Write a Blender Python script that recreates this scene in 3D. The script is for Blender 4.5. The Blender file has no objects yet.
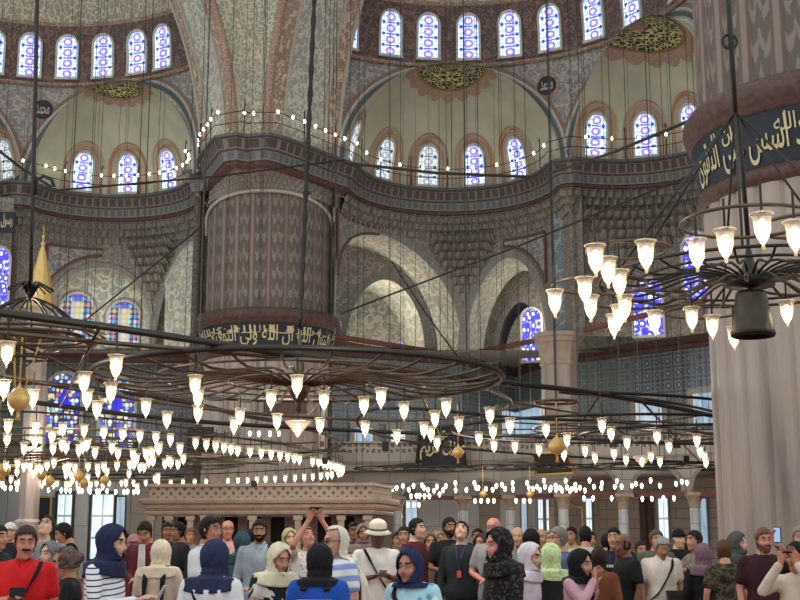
import bpy, math, random
from math import sin, cos, pi, sqrt, atan2, radians, tan
from mathutils import Vector, Matrix, Euler, noise
random.seed(7)
SC = bpy.context.scene
COL = SC.collection
F = 1250.0
TH = radians(10.87)
EYE = 1.6

# ---------------------------------------------------------------- camera
cam_data = bpy.data.cameras.new('camera')
cam_data.sensor_width = 36
cam_data.lens = F * 36 / 800
cam_data.clip_end = 500
cam = bpy.data.objects.new('camera', cam_data)
COL.objects.link(cam)
cam.location = (0, 0, EYE)
cam.rotation_euler = (pi / 2 + TH, 0, 0)
SC.camera = cam
SC.view_settings.view_transform = 'Standard'
SC.view_settings.look = 'None'
SC.view_settings.gamma = 1
SC.view_settings.exposure = 0.0


def at(px, py, Y):
    """point seen at photo position px, py lying at depth Y"""
    u = (px - 400) / F
    v = (300 - py) / F
    dy = cos(TH) - v * sin(TH)
    dz = sin(TH) + v * cos(TH)
    s = Y / dy
    return Vector((u * s, Y, EYE + dz * s))


def onz(px, py, z):
    """point seen at photo position px, py lying at height z"""
    u = (px - 400) / F
    v = (300 - py) / F
    dy = cos(TH) - v * sin(TH)
    dz = sin(TH) + v * cos(TH)
    s = (z - EYE) / dz
    return Vector((u * s, dy * s, z))


def pxof(p):
    x, y, z = p[0], p[1], p[2] - EYE
    c = y * cos(TH) + z * sin(TH)
    up = -y * sin(TH) + z * cos(TH)
    return 400 + F * x / c, 300 - F * up / c


# ---------------------------------------------------------------- objects
def tag(o, label=None, cat=None, group=None, kind=None):
    if label: o['label'] = label
    if cat: o['category'] = cat
    if group: o['group'] = group
    if kind: o['kind'] = kind
    return o


def empty(name, loc, rz=0.0, label=None, cat=None, group=None):
    o = bpy.data.objects.new(name, None)
    COL.objects.link(o)
    o.location = loc
    o.rotation_euler = (0, 0, rz)
    o.empty_display_size = 0.1
    return tag(o, label, cat, group)


def bakemat(p):
    m = Matrix.LocRotScale(p.location, p.rotation_euler, p.scale)
    return (bakemat(p.parent) @ m) if p.parent else m


def link(name, me, parent=None, world=False):
    """link mesh; world=True: verts are in world space, move them into the parent's space"""
    o = bpy.data.objects.new(name, me)
    COL.objects.link(o)
    if parent is not None:
        if world:
            me.transform(bakemat(parent).inverted())
        o.parent = parent
    return o


class MB:
    def __init__(self):
        self.v = []; self.f = []; self.uv = []; self.mi = []; self.has = False

    def quadgrid(self, fn, nu, nv, uvf=None, mi=0, closeu=False, flip=False):
        b = len(self.v)
        cu = nu if closeu else nu + 1
        for j in range(nv + 1):
            for i in range(cu):
                self.v.append(tuple(fn(i / nu, j / nv)))
        for j in range(nv):
            for i in range(nu):
                i2 = (i + 1) % cu if closeu else i + 1
                q = (b + j * cu + i, b + j * cu + i2, b + (j + 1) * cu + i2, b + (j + 1) * cu + i)
                c = [(i / nu, j / nv), ((i + 1) / nu, j / nv), ((i + 1) / nu, (j + 1) / nv), (i / nu, (j + 1) / nv)]
                if uvf: c = [uvf(*t) for t in c]
                if flip: q = q[::-1]; c = c[::-1]
                self.f.append(q); self.uv.append(c); self.mi.append(mi)

    def poly(self, pts, mi=0, uv=None):
        b = len(self.v)
        self.v += [tuple(p) for p in pts]
        self.f.append(tuple(range(b, b + len(pts))))
        self.uv.append(uv or [(p[0], p[2]) for p in pts]); self.mi.append(mi)

    def box(self, c, s, rz=0.0, mi=0, m=None):
        x, y, z = s[0] / 2, s[1] / 2, s[2] / 2
        P = [Vector((i * x, j * y, k * z)) for k in (-1, 1) for j in (-1, 1) for i in (-1, 1)]
        R = m or Matrix.Rotation(rz, 3, 'Z')
        P = [Vector(c) + R @ p for p in P]
        for q in ((0, 2, 3, 1), (4, 5, 7, 6), (0, 1, 5, 4), (2, 6, 7, 3), (0, 4, 6, 2), (1, 3, 7, 5)):
            a, b_, c_ = P[q[0]], P[q[1]], P[q[2]]
            d1 = (b_ - a).length; d2 = (c_ - b_).length
            self.poly([P[i] for i in q], mi, [(0, 0), (d1, 0), (d1, d2), (0, d2)])

    def bar(self, a, b, w, h=None, mi=0):
        """box bar from a to b"""
        a = Vector(a); b = Vector(b)
        d = b - a; L = d.length
        if L < 1e-6: return
        m = d.to_track_quat('Y', 'Z').to_matrix()
        self.box((a + b) / 2, (w, L, h or w), mi=mi, m=m)

    def tube(self, pts, r, seg=8, mi=0, closed=False, cap=True, rad=None):
        pts = [Vector(p) for p in pts]
        n = len(pts)
        b = len(self.v)
        up = None
        for i, p in enumerate(pts):
            if closed:
                t = pts[(i + 1) % n] - pts[i - 1]
            else:
                t = pts[min(i + 1, n - 1)] - pts[max(i - 1, 0)]
            t = t.normalized() if t.length > 1e-9 else Vector((0, 0, 1))
            if up is None:
                up = Vector((0, 0, 1)) if abs(t.z) < .9 else Vector((1, 0, 0))
            s = t.cross(up)
            s = s.normalized() if s.length > 1e-6 else Vector((1, 0, 0))
            up = s.cross(t).normalized()
            rr = rad[i] if rad else r
            for k in range(seg):
                a = 2 * pi * k / seg
                self.v.append(tuple(p + s * (rr * cos(a)) + up * (rr * sin(a))))
        m = n if closed else n - 1
        for i in range(m):
            j = (i + 1) % n
            for k in range(seg):
                k2 = (k + 1) % seg
                self.f.append((b + i * seg + k, b + i * seg + k2, b + j * seg + k2, b + j * seg + k))
                self.uv.append([(k / seg, i), ((k + 1) / seg, i), ((k + 1) / seg, i + 1), (k / seg, i + 1)])
                self.mi.append(mi)
        if cap and not closed:
            for st, rv in ((b, True), (b + (n - 1) * seg, False)):
                q = tuple(range(st, st + seg))
                self.f.append(q[::-1] if rv else q); self.uv.append([(0, 0)] * seg); self.mi.append(mi)

    def lathe(self, prof, c=(0, 0, 0), seg=24, mi=0, flute=None, a0=0.0, a1=2 * pi, uvs=1.0):
        """prof: list of (r, z)"""
        c = Vector(c)
        full = abs(a1 - a0 - 2 * pi) < 1e-6
        L = [0]
        for i in range(1, len(prof)):
            L.append(L[-1] + math.hypot(prof[i][0] - prof[i - 1][0], prof[i][1] - prof[i - 1][1]))
        n = len(prof) - 1

        def fn(u, v):
            a = a0 + (a1 - a0) * u
            r, z = prof[int(round(v * n))]
            if flute: r += flute(a) if r > 0.01 else 0
            return c + Vector((r * cos(a), r * sin(a), z))
        R = max(p[0] for p in prof)
        self.quadgrid(fn, seg, n, lambda u, v: ((a0 + (a1 - a0) * u) * R * uvs, L[int(round(v * n))] * uvs), mi, closeu=full)

    def mesh(self, name, mats, smooth=True):
        me = bpy.data.meshes.new(name)
        me.from_pydata(self.v, [], self.f)
        if not isinstance(mats, (list, tuple)): mats = [mats]
        for m in mats: me.materials.append(m)
        uvl = me.uv_layers.new(name='UVMap')
        flat = []
        for c in self.uv:
            for t in c: flat += [t[0], t[1]]
        if len(flat) == 2 * len(me.loops):
            uvl.data.foreach_set('uv', flat)
        me.polygons.foreach_set('material_index', self.mi)
        if smooth: me.polygons.foreach_set('use_smooth', [True] * len(me.polygons))
        me.update()
        return me

    def build(self, name, mats, parent=None, smooth=False, world=False, weld=False):
        me = self.mesh(name, mats, smooth)
        return link(name, me, parent, world)


def struct(name, mb, mats, smooth=False):
    o = mb.build(name, mats, None, smooth)
    o['kind'] = 'structure'
    return o


def copy_tree(o, parent=None):
    c = o.copy()
    COL.objects.link(c)
    if parent: c.parent = parent
    for ch in [x for x in KIDS.get(o.name, [])]:
        copy_tree(ch, c)
    return c


KIDS = {}
_cnt = {}


def sname(base):
    _cnt[base] = _cnt.get(base, 0) + 1
    return '%s_%d' % (base, _cnt[base])


def catmull(P, n=8, closed=False):
    P = [Vector(p) for p in P]
    out = []
    N = len(P)
    for i in range(N if closed else N - 1):
        if closed:
            a, b, c, d = P[i - 1], P[i], P[(i + 1) % N], P[(i + 2) % N]
        else:
            a, b, c, d = P[max(i - 1, 0)], P[i], P[i + 1], P[min(i + 2, N - 1)]
        for k in range(n):
            t = k / n
            out.append(.5 * ((2 * b) + (c - a) * t + (2 * a - 5 * b + 4 * c - d) * t * t + (3 * b - a - 3 * c + d) * t ** 3))
    if not closed: out.append(P[-1])
    return out


class Path:
    """plan polyline, parameter in metres; left-hand normals n point to the hall interior (towards viewer)"""
    def __init__(self, pts):
        self.p = [Vector((q[0], q[1])) for q in pts]
        self.s = [0.0]
        for i in range(1, len(self.p)):
            self.s.append(self.s[-1] + (self.p[i] - self.p[i - 1]).length)
        self.L = self.s[-1]

    def at(self, s):
        s = max(0, min(self.L - 1e-6, s))
        lo, hi = 0, len(self.s) - 1
        while hi - lo > 1:
            m = (lo + hi) // 2
            if self.s[m] <= s: lo = m
            else: hi = m
        t = (s - self.s[lo]) / max(1e-9, self.s[hi] - self.s[lo])
        return self.p[lo].lerp(self.p[hi], t)

    def nrm(self, s, e=.25):
        a = self.at(s - e); b = self.at(s + e)
        d = (b - a).normalized()
        return Vector((d.y, -d.x))      # path runs left to right: this points towards the viewer

    def off(self, s, o):
        return self.at(s) + self.nrm(s) * o

    def s_px(self, px, z=12.0):
        best = None
        n = 400
        for i in range(n + 1):
            s = self.L * i / n
            q = self.at(s)
            d = abs(pxof((q.x, q.y, z))[0] - px)
            if best is None or d < best[0]: best = (d, s)
        return best[1]

    def P(self, s, z, o=0.0):
        q = self.off(s, o) if o else self.at(s)
        return Vector((q.x, q.y, z))
# ---------------------------------------------------------------- materials
def H(h):
    h = h.lstrip('#')
    r = [int(h[i:i + 2], 16) / 255 for i in (0, 2, 4)]
    return tuple(c / 12.92 if c <= .04045 else ((c + .055) / 1.055) ** 2.4 for c in r) + (1,)


class NT:
    def __init__(self, name, rough=.7, metal=0.0, spec=.3):
        self.m = bpy.data.materials.new(name)
        self.m.use_nodes = True
        self.t = self.m.node_tree
        self.t.nodes.clear()
        self.out = self.t.nodes.new('ShaderNodeOutputMaterial')
        self.b = self.t.nodes.new('ShaderNodeBsdfPrincipled')
        self.b.inputs['Roughness'].default_value = rough
        self.b.inputs['Metallic'].default_value = metal
        self.b.inputs['Specular IOR Level'].default_value = spec
        self.t.links.new(self.b.outputs[0], self.out.inputs[0])

    def n(self, typ, ins=None, **props):
        x = self.t.nodes.new('ShaderNode' + typ)
        for k, v in props.items(): setattr(x, k, v)
        for k, v in (ins or {}).items():
            if hasattr(v, 'is_linked') or isinstance(v, bpy.types.NodeSocket):
                self.t.links.new(v, x.inputs[k])
            else:
                x.inputs[k].default_value = v
        return x

    def math(self, op, a, b=0.0, c=None):
        ins = {0: a, 1: b}
        if c is not None: ins[2] = c
        return self.n('Math', ins, operation=op).outputs[0]

    def coord(self, which='UV', scale=(1, 1, 1), loc=(0, 0, 0), rot=(0, 0, 0)):
        tc = self.n('TexCoord')
        mp = self.n('Mapping', {0: tc.outputs[which]})
        mp.inputs['Scale'].default_value = scale
        mp.inputs['Location'].default_value = loc
        mp.inputs['Rotation'].default_value = rot
        return mp.outputs[0]

    def noise(self, vec, scale, detail=3.0, rough=.5, dist=0.0):
        return self.n('TexNoise', {'Vector': vec, 'Scale': scale, 'Detail': detail, 'Roughness': rough, 'Distortion': dist})

    def vor(self, vec, scale, feature='F1', rnd=1.0):
        return self.n('TexVoronoi', {'Vector': vec, 'Scale': scale, 'Randomness': rnd}, feature=feature)

    def ramp(self, fac, stops, interp='LINEAR'):
        r = self.n('ValToRGB', {0: fac})
        r.color_ramp.interpolation = interp
        e = r.color_ramp.elements
        e[0].position = stops[0][0]; e[0].color = stops[0][1]
        e[1].position = stops[-1][0]; e[1].color = stops[-1][1]
        for p, c in stops[1:-1]:
            k = e.new(p); k.color = c
        return r.outputs[0]

    def mix(self, fac, a, b, blend='MIX'):
        x = self.n('Mix', {}, data_type='RGBA', blend_type=blend)
        for i, v in ((0, fac), (6, a), (7, b)):
            if isinstance(v, bpy.types.NodeSocket): self.t.links.new(v, x.inputs[i])
            else: x.inputs[i].default_value = v
        return x.outputs[2]

    def col(self, c):
        if isinstance(c, bpy.types.NodeSocket): self.t.links.new(c, self.b.inputs['Base Color'])
        else: self.b.inputs['Base Color'].default_value = c
        return self.m

    def bump(self, h, strength=.3, dist=.02):
        x = self.n('Bump', {'Height': h, 'Strength': strength, 'Distance': dist})
        self.t.links.new(x.outputs[0], self.b.inputs['Normal'])

    def sep(self, vec):
        s = self.n('SeparateXYZ', {0: vec})
        return s.outputs


def plain(name, c, rough=.7, metal=0.0, var=.12, scale=6.0, spec=.3):
    t = NT(name, rough, metal, spec)
    c = H(c)
    nz = t.noise(t.coord('Object'), scale, 4)
    d = tuple(x * (1 - var) for x in c[:3]) + (1,)
    l = tuple(min(1, x * (1 + var)) for x in c[:3]) + (1,)
    return t.col(t.ramp(nz.outputs[0], [(.3, d), (.7, l)]))


def ornament(name, base, line, acc, scale=1.2, rings=9.0, dark=None, rough=.75, acc2=None):
    scale *= 1.9
    rings *= .75
    """painted scroll-work: warped rings around scattered centres with coloured blossoms"""
    t = NT(name, rough)
    uv = t.coord('UV')
    w = t.noise(uv, scale * 2.2, 2)
    wv = t.n('VectorMath', {0: w.outputs[1], 1: (.25 / scale, .25 / scale, 0)}, operation='MULTIPLY').outputs[0]
    vec = t.n('VectorMath', {0: uv, 1: wv}, operation='ADD').outputs[0]
    v = t.vor(vec, scale, rnd=.75)
    r = t.math('SINE', t.math('MULTIPLY', v.outputs['Distance'], rings * 2.4))
    line_m = t.math('SMOOTHSTEP', r, .35, .0) if False else t.n('MapRange', {0: r, 1: .1, 2: .6, 3: 0, 4: 1}).outputs[0]
    v2 = t.vor(vec, scale * 3.1, rnd=.9)
    blos = t.n('MapRange', {0: v2.outputs['Distance'], 1: .28, 2: .42, 3: 1, 4: 0}).outputs[0]
    big = t.n('MapRange', {0: v.outputs['Distance'], 1: .12, 2: .2, 3: 1, 4: 0}).outputs[0]
    sp = t.sep(v2.outputs['Color'])
    colr = t.ramp(sp[0], [(.0, H(acc)), (.45, H(acc)), (.5, H(acc2 or line)), (1, H(acc2 or line))], 'CONSTANT')
    g = t.noise(uv, .5, 3)
    b0 = t.mix(t.n('MapRange', {0: g.outputs[0], 1: .35, 2: .65, 3: 0, 4: 1}).outputs[0], H(base), H(dark or base))
    c = t.mix(t.math('MULTIPLY', line_m, .75), b0, H(line))
    c = t.mix(t.math('MULTIPLY', blos, .7), c, colr)
    c = t.mix(t.math('MULTIPLY', big, .8), c, H(acc))
    return t.col(c)


def tiles(name, base, line, acc, cell=.5, mortar=None, rough=.35):
    """glazed tiles: star lattice repeated on a square grid"""
    t = NT(name, rough)
    uv = t.coord('UV', (1 / cell, 1 / cell, 1))
    s = t.sep(uv)
    fx = t.math('SUBTRACT', t.math('FRACT', s[0]), .5)
    fy = t.math('SUBTRACT', t.math('FRACT', s[1]), .5)
    ax = t.math('ABSOLUTE', fx); ay = t.math('ABSOLUTE', fy)
    dia = t.math('ADD', ax, ay)
    cheb = t.math('MAXIMUM', ax, ay)
    star = t.math('SINE', t.math('MULTIPLY', dia, 19.0))
    star2 = t.math('SINE', t.math('MULTIPLY', cheb, 23.0))
    m = t.n('MapRange', {0: t.math('MAXIMUM', star, star2), 1: .7, 2: .95, 3: 0, 4: 1}).outputs[0]
    edge = t.n('MapRange', {0: cheb, 1: .47, 2: .5, 3: 0, 4: 1}).outputs[0]
    big = t.noise(uv, .35, 3)
    b0 = t.mix(big.outputs[0], H(base), H(mortar or base))
    c = t.mix(t.math('MULTIPLY', m, .6), b0, H(line))
    cen = t.n('MapRange', {0: dia, 1: .12, 2: .18, 3: 1, 4: 0}).outputs[0]
    c = t.mix(t.math('MULTIPLY', cen, .8), c, H(acc))
    c = t.mix(edge, c, H(mortar or base))
    return t.col(c)


def blocks(name, base, base2, joint, w=.8, h=.35, rough=.6, streak=.0, off=.5, mort=.02):
    t = NT(name, rough)
    uv = t.coord('UV')
    br = t.n('TexBrick', {'Vector': uv, 'Color1': H(base), 'Color2': H(base2), 'Mortar': H(joint), 'Scale': 1.0,
                          'Mortar Size': mort, 'Brick Width': w, 'Row Height': h, 'Bias': 0.0}, offset=off)
    st = t.noise(t.coord('UV', (2.2, .25, 1)), 1.5, 5, .6)
    c = t.mix(.35 + streak, br.outputs[0], t.ramp(st.outputs[0], [(.3, H(base2)), (.7, H(base))]))
    c = t.mix(br.outputs['Fac'], c, H(joint))
    return t.col(c)


def glass_pane(name, kind):
    """stained glass lit by the daylight behind it"""
    t = NT(name, .2)
    uv = t.coord('UV')
    s = t.sep(uv)
    u, v = s[0], s[1]
    au = t.math('ABSOLUTE', t.math('SUBTRACT', u, .5))
    if kind == 'upper' or kind == 'pale':
        # white border with blue dots, middle field of violet circles joined by blue lattice
        k = 4.0
        vy = t.math('MULTIPLY', v, k)
        fy = t.math('SUBTRACT', t.math('FRACT', vy), .5)
        d = t.math('SQRT', t.math('ADD', t.math('POWER', t.math('MULTIPLY', au, 1.5), 2.0), t.math('POWER', t.math('MULTIPLY', fy, .95), 2.0)))
        ring = t.math('ABSOLUTE', t.math('SUBTRACT', d, .27))
        ringm = t.n('MapRange', {0: ring, 1: .05, 2: .11, 3: 1, 4: 0}).outputs[0]
        fy2 = t.math('SUBTRACT', t.math('FRACT', t.math('ADD', vy, .5)), .5)
        dd = t.math('SQRT', t.math('ADD', t.math('POWER', t.math('MULTIPLY', t.math('SUBTRACT', au, .36), 1.5), 2.0), t.math('POWER', t.math('MULTIPLY', fy2, .9), 2.0)))
        dot = t.n('MapRange', {0: dd, 1: .11, 2: .17, 3: 1, 4: 0}).outputs[0]
        vo = t.vor(t.coord('UV', (5, 11, 1)), 1.0, rnd=.3)
        blue = '#3a3fd0' if kind == 'upper' else '#5a6a78'
        violet = '#8a5be8' if kind == 'upper' else '#9aa8b0'
        cen = t.n('MapRange', {0: d, 1: .0, 2: .12, 3: 1, 4: 0}).outputs[0]
        base = t.mix(t.n('MapRange', {0: vo.outputs['Distance'], 1: .25, 2: .55, 3: 0, 4: 1}).outputs[0], H('#f2f6ff'), H('#8fb8f0' if kind == 'upper' else '#b6c6c8'))
        c = t.mix(ringm, base, H(violet))
        c = t.mix(t.math('MULTIPLY', cen, .7), c, H('#ffd8ff'))
        mid = t.n('MapRange', {0: t.math('ABSOLUTE', fy), 1: .40, 2: .47, 3: 0, 4: 1}).outputs[0]
        inn = t.n('MapRange', {0: au, 1: .2, 2: .26, 3: 1, 4: 0}).outputs[0]
        c = t.mix(t.math('MULTIPLY', mid, inn), c, H(blue))
        c = t.mix(dot, c, H('#3430b0' if kind == 'upper' else '#3a4450'))
        st = 1.7 if kind == 'upper' else 1.15
    elif kind == 'gallery':
        vo = t.vor(t.coord('UV', (4.0, 9.0, 1)), 1.0, rnd=.55)
        d = vo.outputs['Distance']
        c = t.ramp(d, [(.0, H('#ffffff')), (.30, H('#f4f4ff')), (.38, H('#3b34c8')), (.6, H('#4a3fd2')), (.75, H('#cfdcff'))])
        st = 1.5
    elif kind == 'round':
        vo = t.vor(t.coord('UV', (6.0, 9.0, 1)), 1.0, rnd=.1)
        sc = t.sep(vo.outputs['Color'])
        cc = t.ramp(sc[0], [(0, H('#c98a9a')), (.3, H('#8fd6e6')), (.5, H('#5fa6d8')), (.7, H('#e4c8e0')), (.85, H('#d8b45c'))], 'CONSTANT')
        lead = t.n('MapRange', {0: vo.outputs['Distance'], 1: .36, 2: .5, 3: 0, 4: 1}).outputs[0]
        c = t.mix(lead, cc, H('#3c4a6a'))
        mid = t.n('MapRange', {0: au, 1: .17, 2: .2, 3: 1, 4: 0}).outputs[0]
        c = t.mix(t.math('MULTIPLY', mid, .7), c, t.ramp(s[1], [(0, H('#e8e0c8')), (.35, H('#3c5ad0')), (.42, H('#e6d9a8')), (.7, H('#dcd0a0')), (.85, H('#4a50c8'))], 'CONSTANT'))
        st = 1.0
    elif kind == 'blue':
        vo = t.vor(t.coord('UV', (8.0, 16.0, 1)), 1.0, rnd=.5)
        sc = t.sep(vo.outputs['Color'])
        cc = t.ramp(sc[0], [(0, H('#e9eefc')), (.28, H('#2a2fd0')), (.45, H('#8fc7e0')), (.6, H('#f2f2ff')), (.74, H('#4a5ad8')), (.86, H('#c05a70')), (.93, H('#e8c860'))], 'CONSTANT')
        lead = t.n('MapRange', {0: vo.outputs['Distance'], 1: .42, 2: .62, 3: 0, 4: 1}).outputs[0]
        c = t.mix(lead, cc, H('#26283c'))
        # solid blue cypress in the middle of the upper half
        w = t.math('MULTIPLY', t.math('SUBTRACT', .84, v), .75)
        inside = t.math('MULTIPLY', t.math('LESS_THAN', au, w), t.math('GREATER_THAN', v, .56))
        c = t.mix(inside, c, H('#2218e8'))
        st = 1.15
    elif kind == 'day':
        gx = t.math('ABSOLUTE', t.math('SUBTRACT', t.math('FRACT', t.math('MULTIPLY', u, 2.0)), .5))
        gy = t.math('ABSOLUTE', t.math('SUBTRACT', t.math('FRACT', t.math('MULTIPLY', v, 3.0)), .5))
        bars = t.math('MAXIMUM', t.math('GREATER_THAN', gx, .43), t.math('GREATER_THAN', gy, .45))
        nz = t.noise(t.coord('UV', (2, 2, 1)), 2.0, 2)
        c = t.mix(bars, t.ramp(nz.outputs[0], [(.4, H('#cfeaf2')), (.6, H('#ffffff'))]), H('#8a979a'))
        st = 1.1
    else:   # 'sky' – pale blue shaded panes
        nz = t.noise(t.coord('UV', (1.5, .6, 1)), 2.0, 3)
        c = t.ramp(nz.outputs[0], [(.35, H('#7fa6c4')), (.65, H('#cfe2ee'))])
        edge = t.math('GREATER_THAN', au, .44)
        c = t.mix(edge, c, H('#dfe4e6'))
        st = .8
    e = t.b.inputs
    t.t.links.new(c, e['Emission Color'])
    e['Emission Strength'].default_value = st
    e['Base Color'].default_value = (.02, .02, .03, 1)
    return t.m


M = {}
M['exedra'] = None
t = NT('conch_plaster', .85)
nz = t.noise(t.coord('UV'), .5, 5, .6); nz2 = t.noise(t.coord('UV', (3, .4, 1)), 1.2, 4)
c = t.ramp(nz.outputs[0], [(.3, H('#a1a591')), (.55, H('#b7baa4')), (.75, H('#c3c5b0'))])
c = t.mix(t.math('MULTIPLY', nz2.outputs[0], .35), c, H('#9fa28f'))
M['conch'] = t.col(c)
M['band'] = ornament('window_band_paint', '#5e4c48', '#80685e', '#3b434c', 2.2, 6, '#50474a', acc2='#967a6c')
M['pend'] = ornament('pendentive_paint', '#96947f', '#c9c4b0', '#7d8784', 2.3, 8, '#85877a', acc2='#9c6e54')
M['arch_field'] = ornament('great_arch_field_paint', '#959a90', '#c9c7b6', '#9f7d66', 2.1, 7, '#90968e', acc2='#7b919a')
M['arch_band'] = ornament('great_arch_band_paint', '#99897a', '#c6baa4', '#7a5d50', 2.4, 6, '#8a6f62', acc2='#7d8588')
M['moulding'] = plain('pale_moulding_stone', '#a8a294', .7)
M['rustmould'] = ornament('rust_moulding_paint', '#8a7263', '#b7a68f', '#6e5548', 3.0, 5)
M['spandrel'] = ornament('spandrel_paint', '#87827b', '#aaa298', '#7c5850', 2.1, 7, '#6a7078', acc2='#5f7482')
M['voussoir'] = blocks('grey_arch_voussoir', '#72726f', '#7d7b77', '#8a8780', .5, 2.0, .7)
M['wall'] = ornament('hall_wall_paint', '#6f6a64', '#918a80', '#565457', 2.0, 8, '#777065', acc2='#6c5248')
M['wall_light'] = ornament('pale_vault_paint', '#b4b2a2', '#d0cebc', '#6f858a', 1.1, 8, '#8f9690', acc2='#a07f6a')
M['muq'] = blocks('muqarnas_stone', '#88837a', '#7e7a72', '#645f59', .30, .5, .8, mort=.03)
M['cor_cells'] = blocks('cornice_cells', '#55483f', '#4a4142', '#757069', .38, .42, .7, mort=.05, off=0)
M['cor_squares'] = blocks('cornice_squares', '#5c6368', '#53595e', '#78736c', .30, .36, .7, mort=.06, off=0)
M['cor_top'] = plain('cornice_top_stone', '#57575a', .7)
M['red_line'] = plain('red_painted_fillet', '#61453f', .7)
M['brown_mould'] = plain('brown_carved_moulding', '#4e3a35', .6, var=.35, scale=9)
M['shaft'] = None
t = NT('pier_marble', .55)
a_ = t.noise(t.coord('Object', (1.6, 1.6, .16)), 1.3, 6, .65)
b_ = t.noise(t.coord('Object', (1, 1, 1)), .5, 3)
c = t.ramp(a_.outputs[0], [(.28, H('#665e5a')), (.5, H('#8f8580')), (.72, H('#a39a92'))])
c = t.mix(t.n('MapRange', {0: b_.outputs[0], 1: .4, 2: .7, 3: 0, 4: .45}).outputs[0], c, H('#9a8b78'))
M['shaft'] = t.col(c)
t = NT('fluted_drum_paint', .7)
uv = t.coord('UV')
s = t.sep(uv)
fu = t.math('ABSOLUTE', t.math('SUBTRACT', t.math('FRACT', s[0]), .5))
leaf = t.math('SINE', t.math('ADD', t.math('MULTIPLY', s[1], 9.0), t.math('MULTIPLY', t.math('SINE', t.math('MULTIPLY', fu, 8.5)), 3.2)))
field = t.n('MapRange', {0: fu, 1: .31, 2: .34, 3: 1, 4: 0}).outputs[0]
nzz = t.noise(uv, 7.0, 3)
lm = t.n('MapRange', {0: t.math('ADD', leaf, t.math('MULTIPLY', t.math('SUBTRACT', nzz.outputs[0], .5), 4.0)), 1: .1, 2: .6, 3: 0, 4: 1}).outputs[0]
c = t.mix(lm, H('#57524f'), H('#776d64'))
c2 = t.mix(t.n('MapRange', {0: fu, 1: .40, 2: .43, 3: 0, 4: 1}).outputs[0], H('#64504a'), H('#797069'))
c = t.mix(field, c2, c)
M['drum'] = t.col(c)
M['navy'] = plain('inscription_ground_navy', '#1b232d', .5)
M['gold_letter'] = plain('pale_gold_lettering', '#b9ae86', .5)
M['gold'] = plain('polished_gold', '#cbab68', .45, .35, spec=.6)
M['tile'] = tiles('blue_grey_wall_tiles', '#626c74', '#949c9f', '#4a535c', .5, '#565f69')
M['tile_green'] = tiles('green_grey_wall_tiles', '#656e70', '#949b98', '#515b5e', .42, '#59625f')
M['tile_white'] = tiles('dark_panel_with_white_lattice', '#4a5460', '#a0a4a2', '#9aa09c', .5, '#414a55')
M['stone'] = blocks('gallery_stone', '#8c857e', '#979088', '#6c6660', 1.4, .42, .6)
M['stone_dark'] = blocks('lower_wall_stone', '#8c857d', '#958d84', '#7a736b', 1.6, .9, .7)
M['stone_grey'] = blocks('grey_marble_panels', '#a3a9ad', '#aeb2b3', '#878b8e', 1.1, 2.2, .4)
M['warm'] = blocks('platform_marble', '#948373', '#9c8c7c', '#6f6257', 1.6, 1.4, .5)
M['warm_plain'] = plain('platform_moulding_marble', '#98897a', .55, var=.18, scale=3)
t = NT('pierced_lattice_marble', .6)
uv = t.coord('UV', (4.6, 4.6, 1), rot=(0, 0, pi / 4))
s = t.sep(uv)
gx = t.math('ABSOLUTE', t.math('SUBTRACT', t.math('FRACT', s[0]), .5)); gy = t.math('ABSOLUTE', t.math('SUBTRACT', t.math('FRACT', s[1]), .5))
hole = t.math('LESS_THAN', t.math('MAXIMUM', gx, gy), .24)
M['lattice'] = t.col(t.mix(hole, H('#948474'), H('#574c42')))
M['dark_in'] = plain('dark_brown_wood', '#2c2522', .8)  # even dark brown, shared by the platform back panel and framed board
M['redbeam'] = plain('red_painted_beam', '#653d33', .6, var=.2)
M['door_wood'] = plain('dark_red_door_wood', '#3f2420', .5, var=.3)
M['iron'] = plain('black_iron', '#1d1b1a', .5, .3, spec=.5)
M['bronze'] = plain('worn_bronze_pipe', '#54483a', .4, .6, var=.35, scale=3, spec=.5)
M['cable'] = plain('dark_steel_cable', '#2b2926', .6)
M['cable_pale'] = plain('grey_cable_steel', '#5b5852', .6)
M['carpet'] = ornament('red_prayer_carpet', '#7c2a24', '#a6563e', '#2f3a5a', 1.4, 6, '#6a231f')
M['frame_pale'] = plain('pale_window_frame', '#b9b7ae', .7)
M['frame_grey'] = plain('grey_window_surround', '#8e8b84', .7)
M['speaker'] = plain('speaker_grille_dark_olive', '#3a362c', .35, .5, var=.25, spec=.6)
M['black'] = plain('matte_black_plastic', '#131315', .5)
M['gilt'] = plain('gilded_frame', '#8f7a45', .4, .4)
for k in ('upper', 'pale', 'gallery', 'round', 'blue', 'day', 'sky'):
    M['g_' + k] = glass_pane('stained_glass_' + k, k)


def emis(name, c, s):
    t = NT(name)
    t.b.inputs['Emission Color'].default_value = H(c)
    t.b.inputs['Emission Strength'].default_value = s
    t.b.inputs['Base Color'].default_value = H(c)
    return t.m


M['bulb'] = emis('lit_bulb', '#fff0d0', 9.0)
M['bulb_warm'] = emis('lit_warm_bulb', '#ffd79a', 5.0)
# clear lamp glass
t = NT('lamp_glass', .08, 0, .6)
t.b.inputs['Base Color'].default_value = H('#fff3dc')
tr = t.n('BsdfTransparent', {0: (1, .97, .9, 1)})
mx = t.n('MixShader', {0: .62})
t.t.links.new(t.b.outputs[0], mx.inputs[1]); t.t.links.new(tr.outputs[0], mx.inputs[2])
t.t.links.new(mx.outputs[0], t.out.inputs[0])
M['lglass'] = t.m

t = NT('exedra_arch_edge_paint', .7)
s_ = t.sep(t.coord('UV'))
c = t.ramp(t.math('DIVIDE', s_[1], .55), [(0, H('#9a9c94')), (.16, H('#55585a')), (.50, H('#8f9090')), (.62, H('#a9a79b')), (.72, H('#7d6256'))], 'CONSTANT')
M['arch_edge'] = t.col(c)
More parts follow.
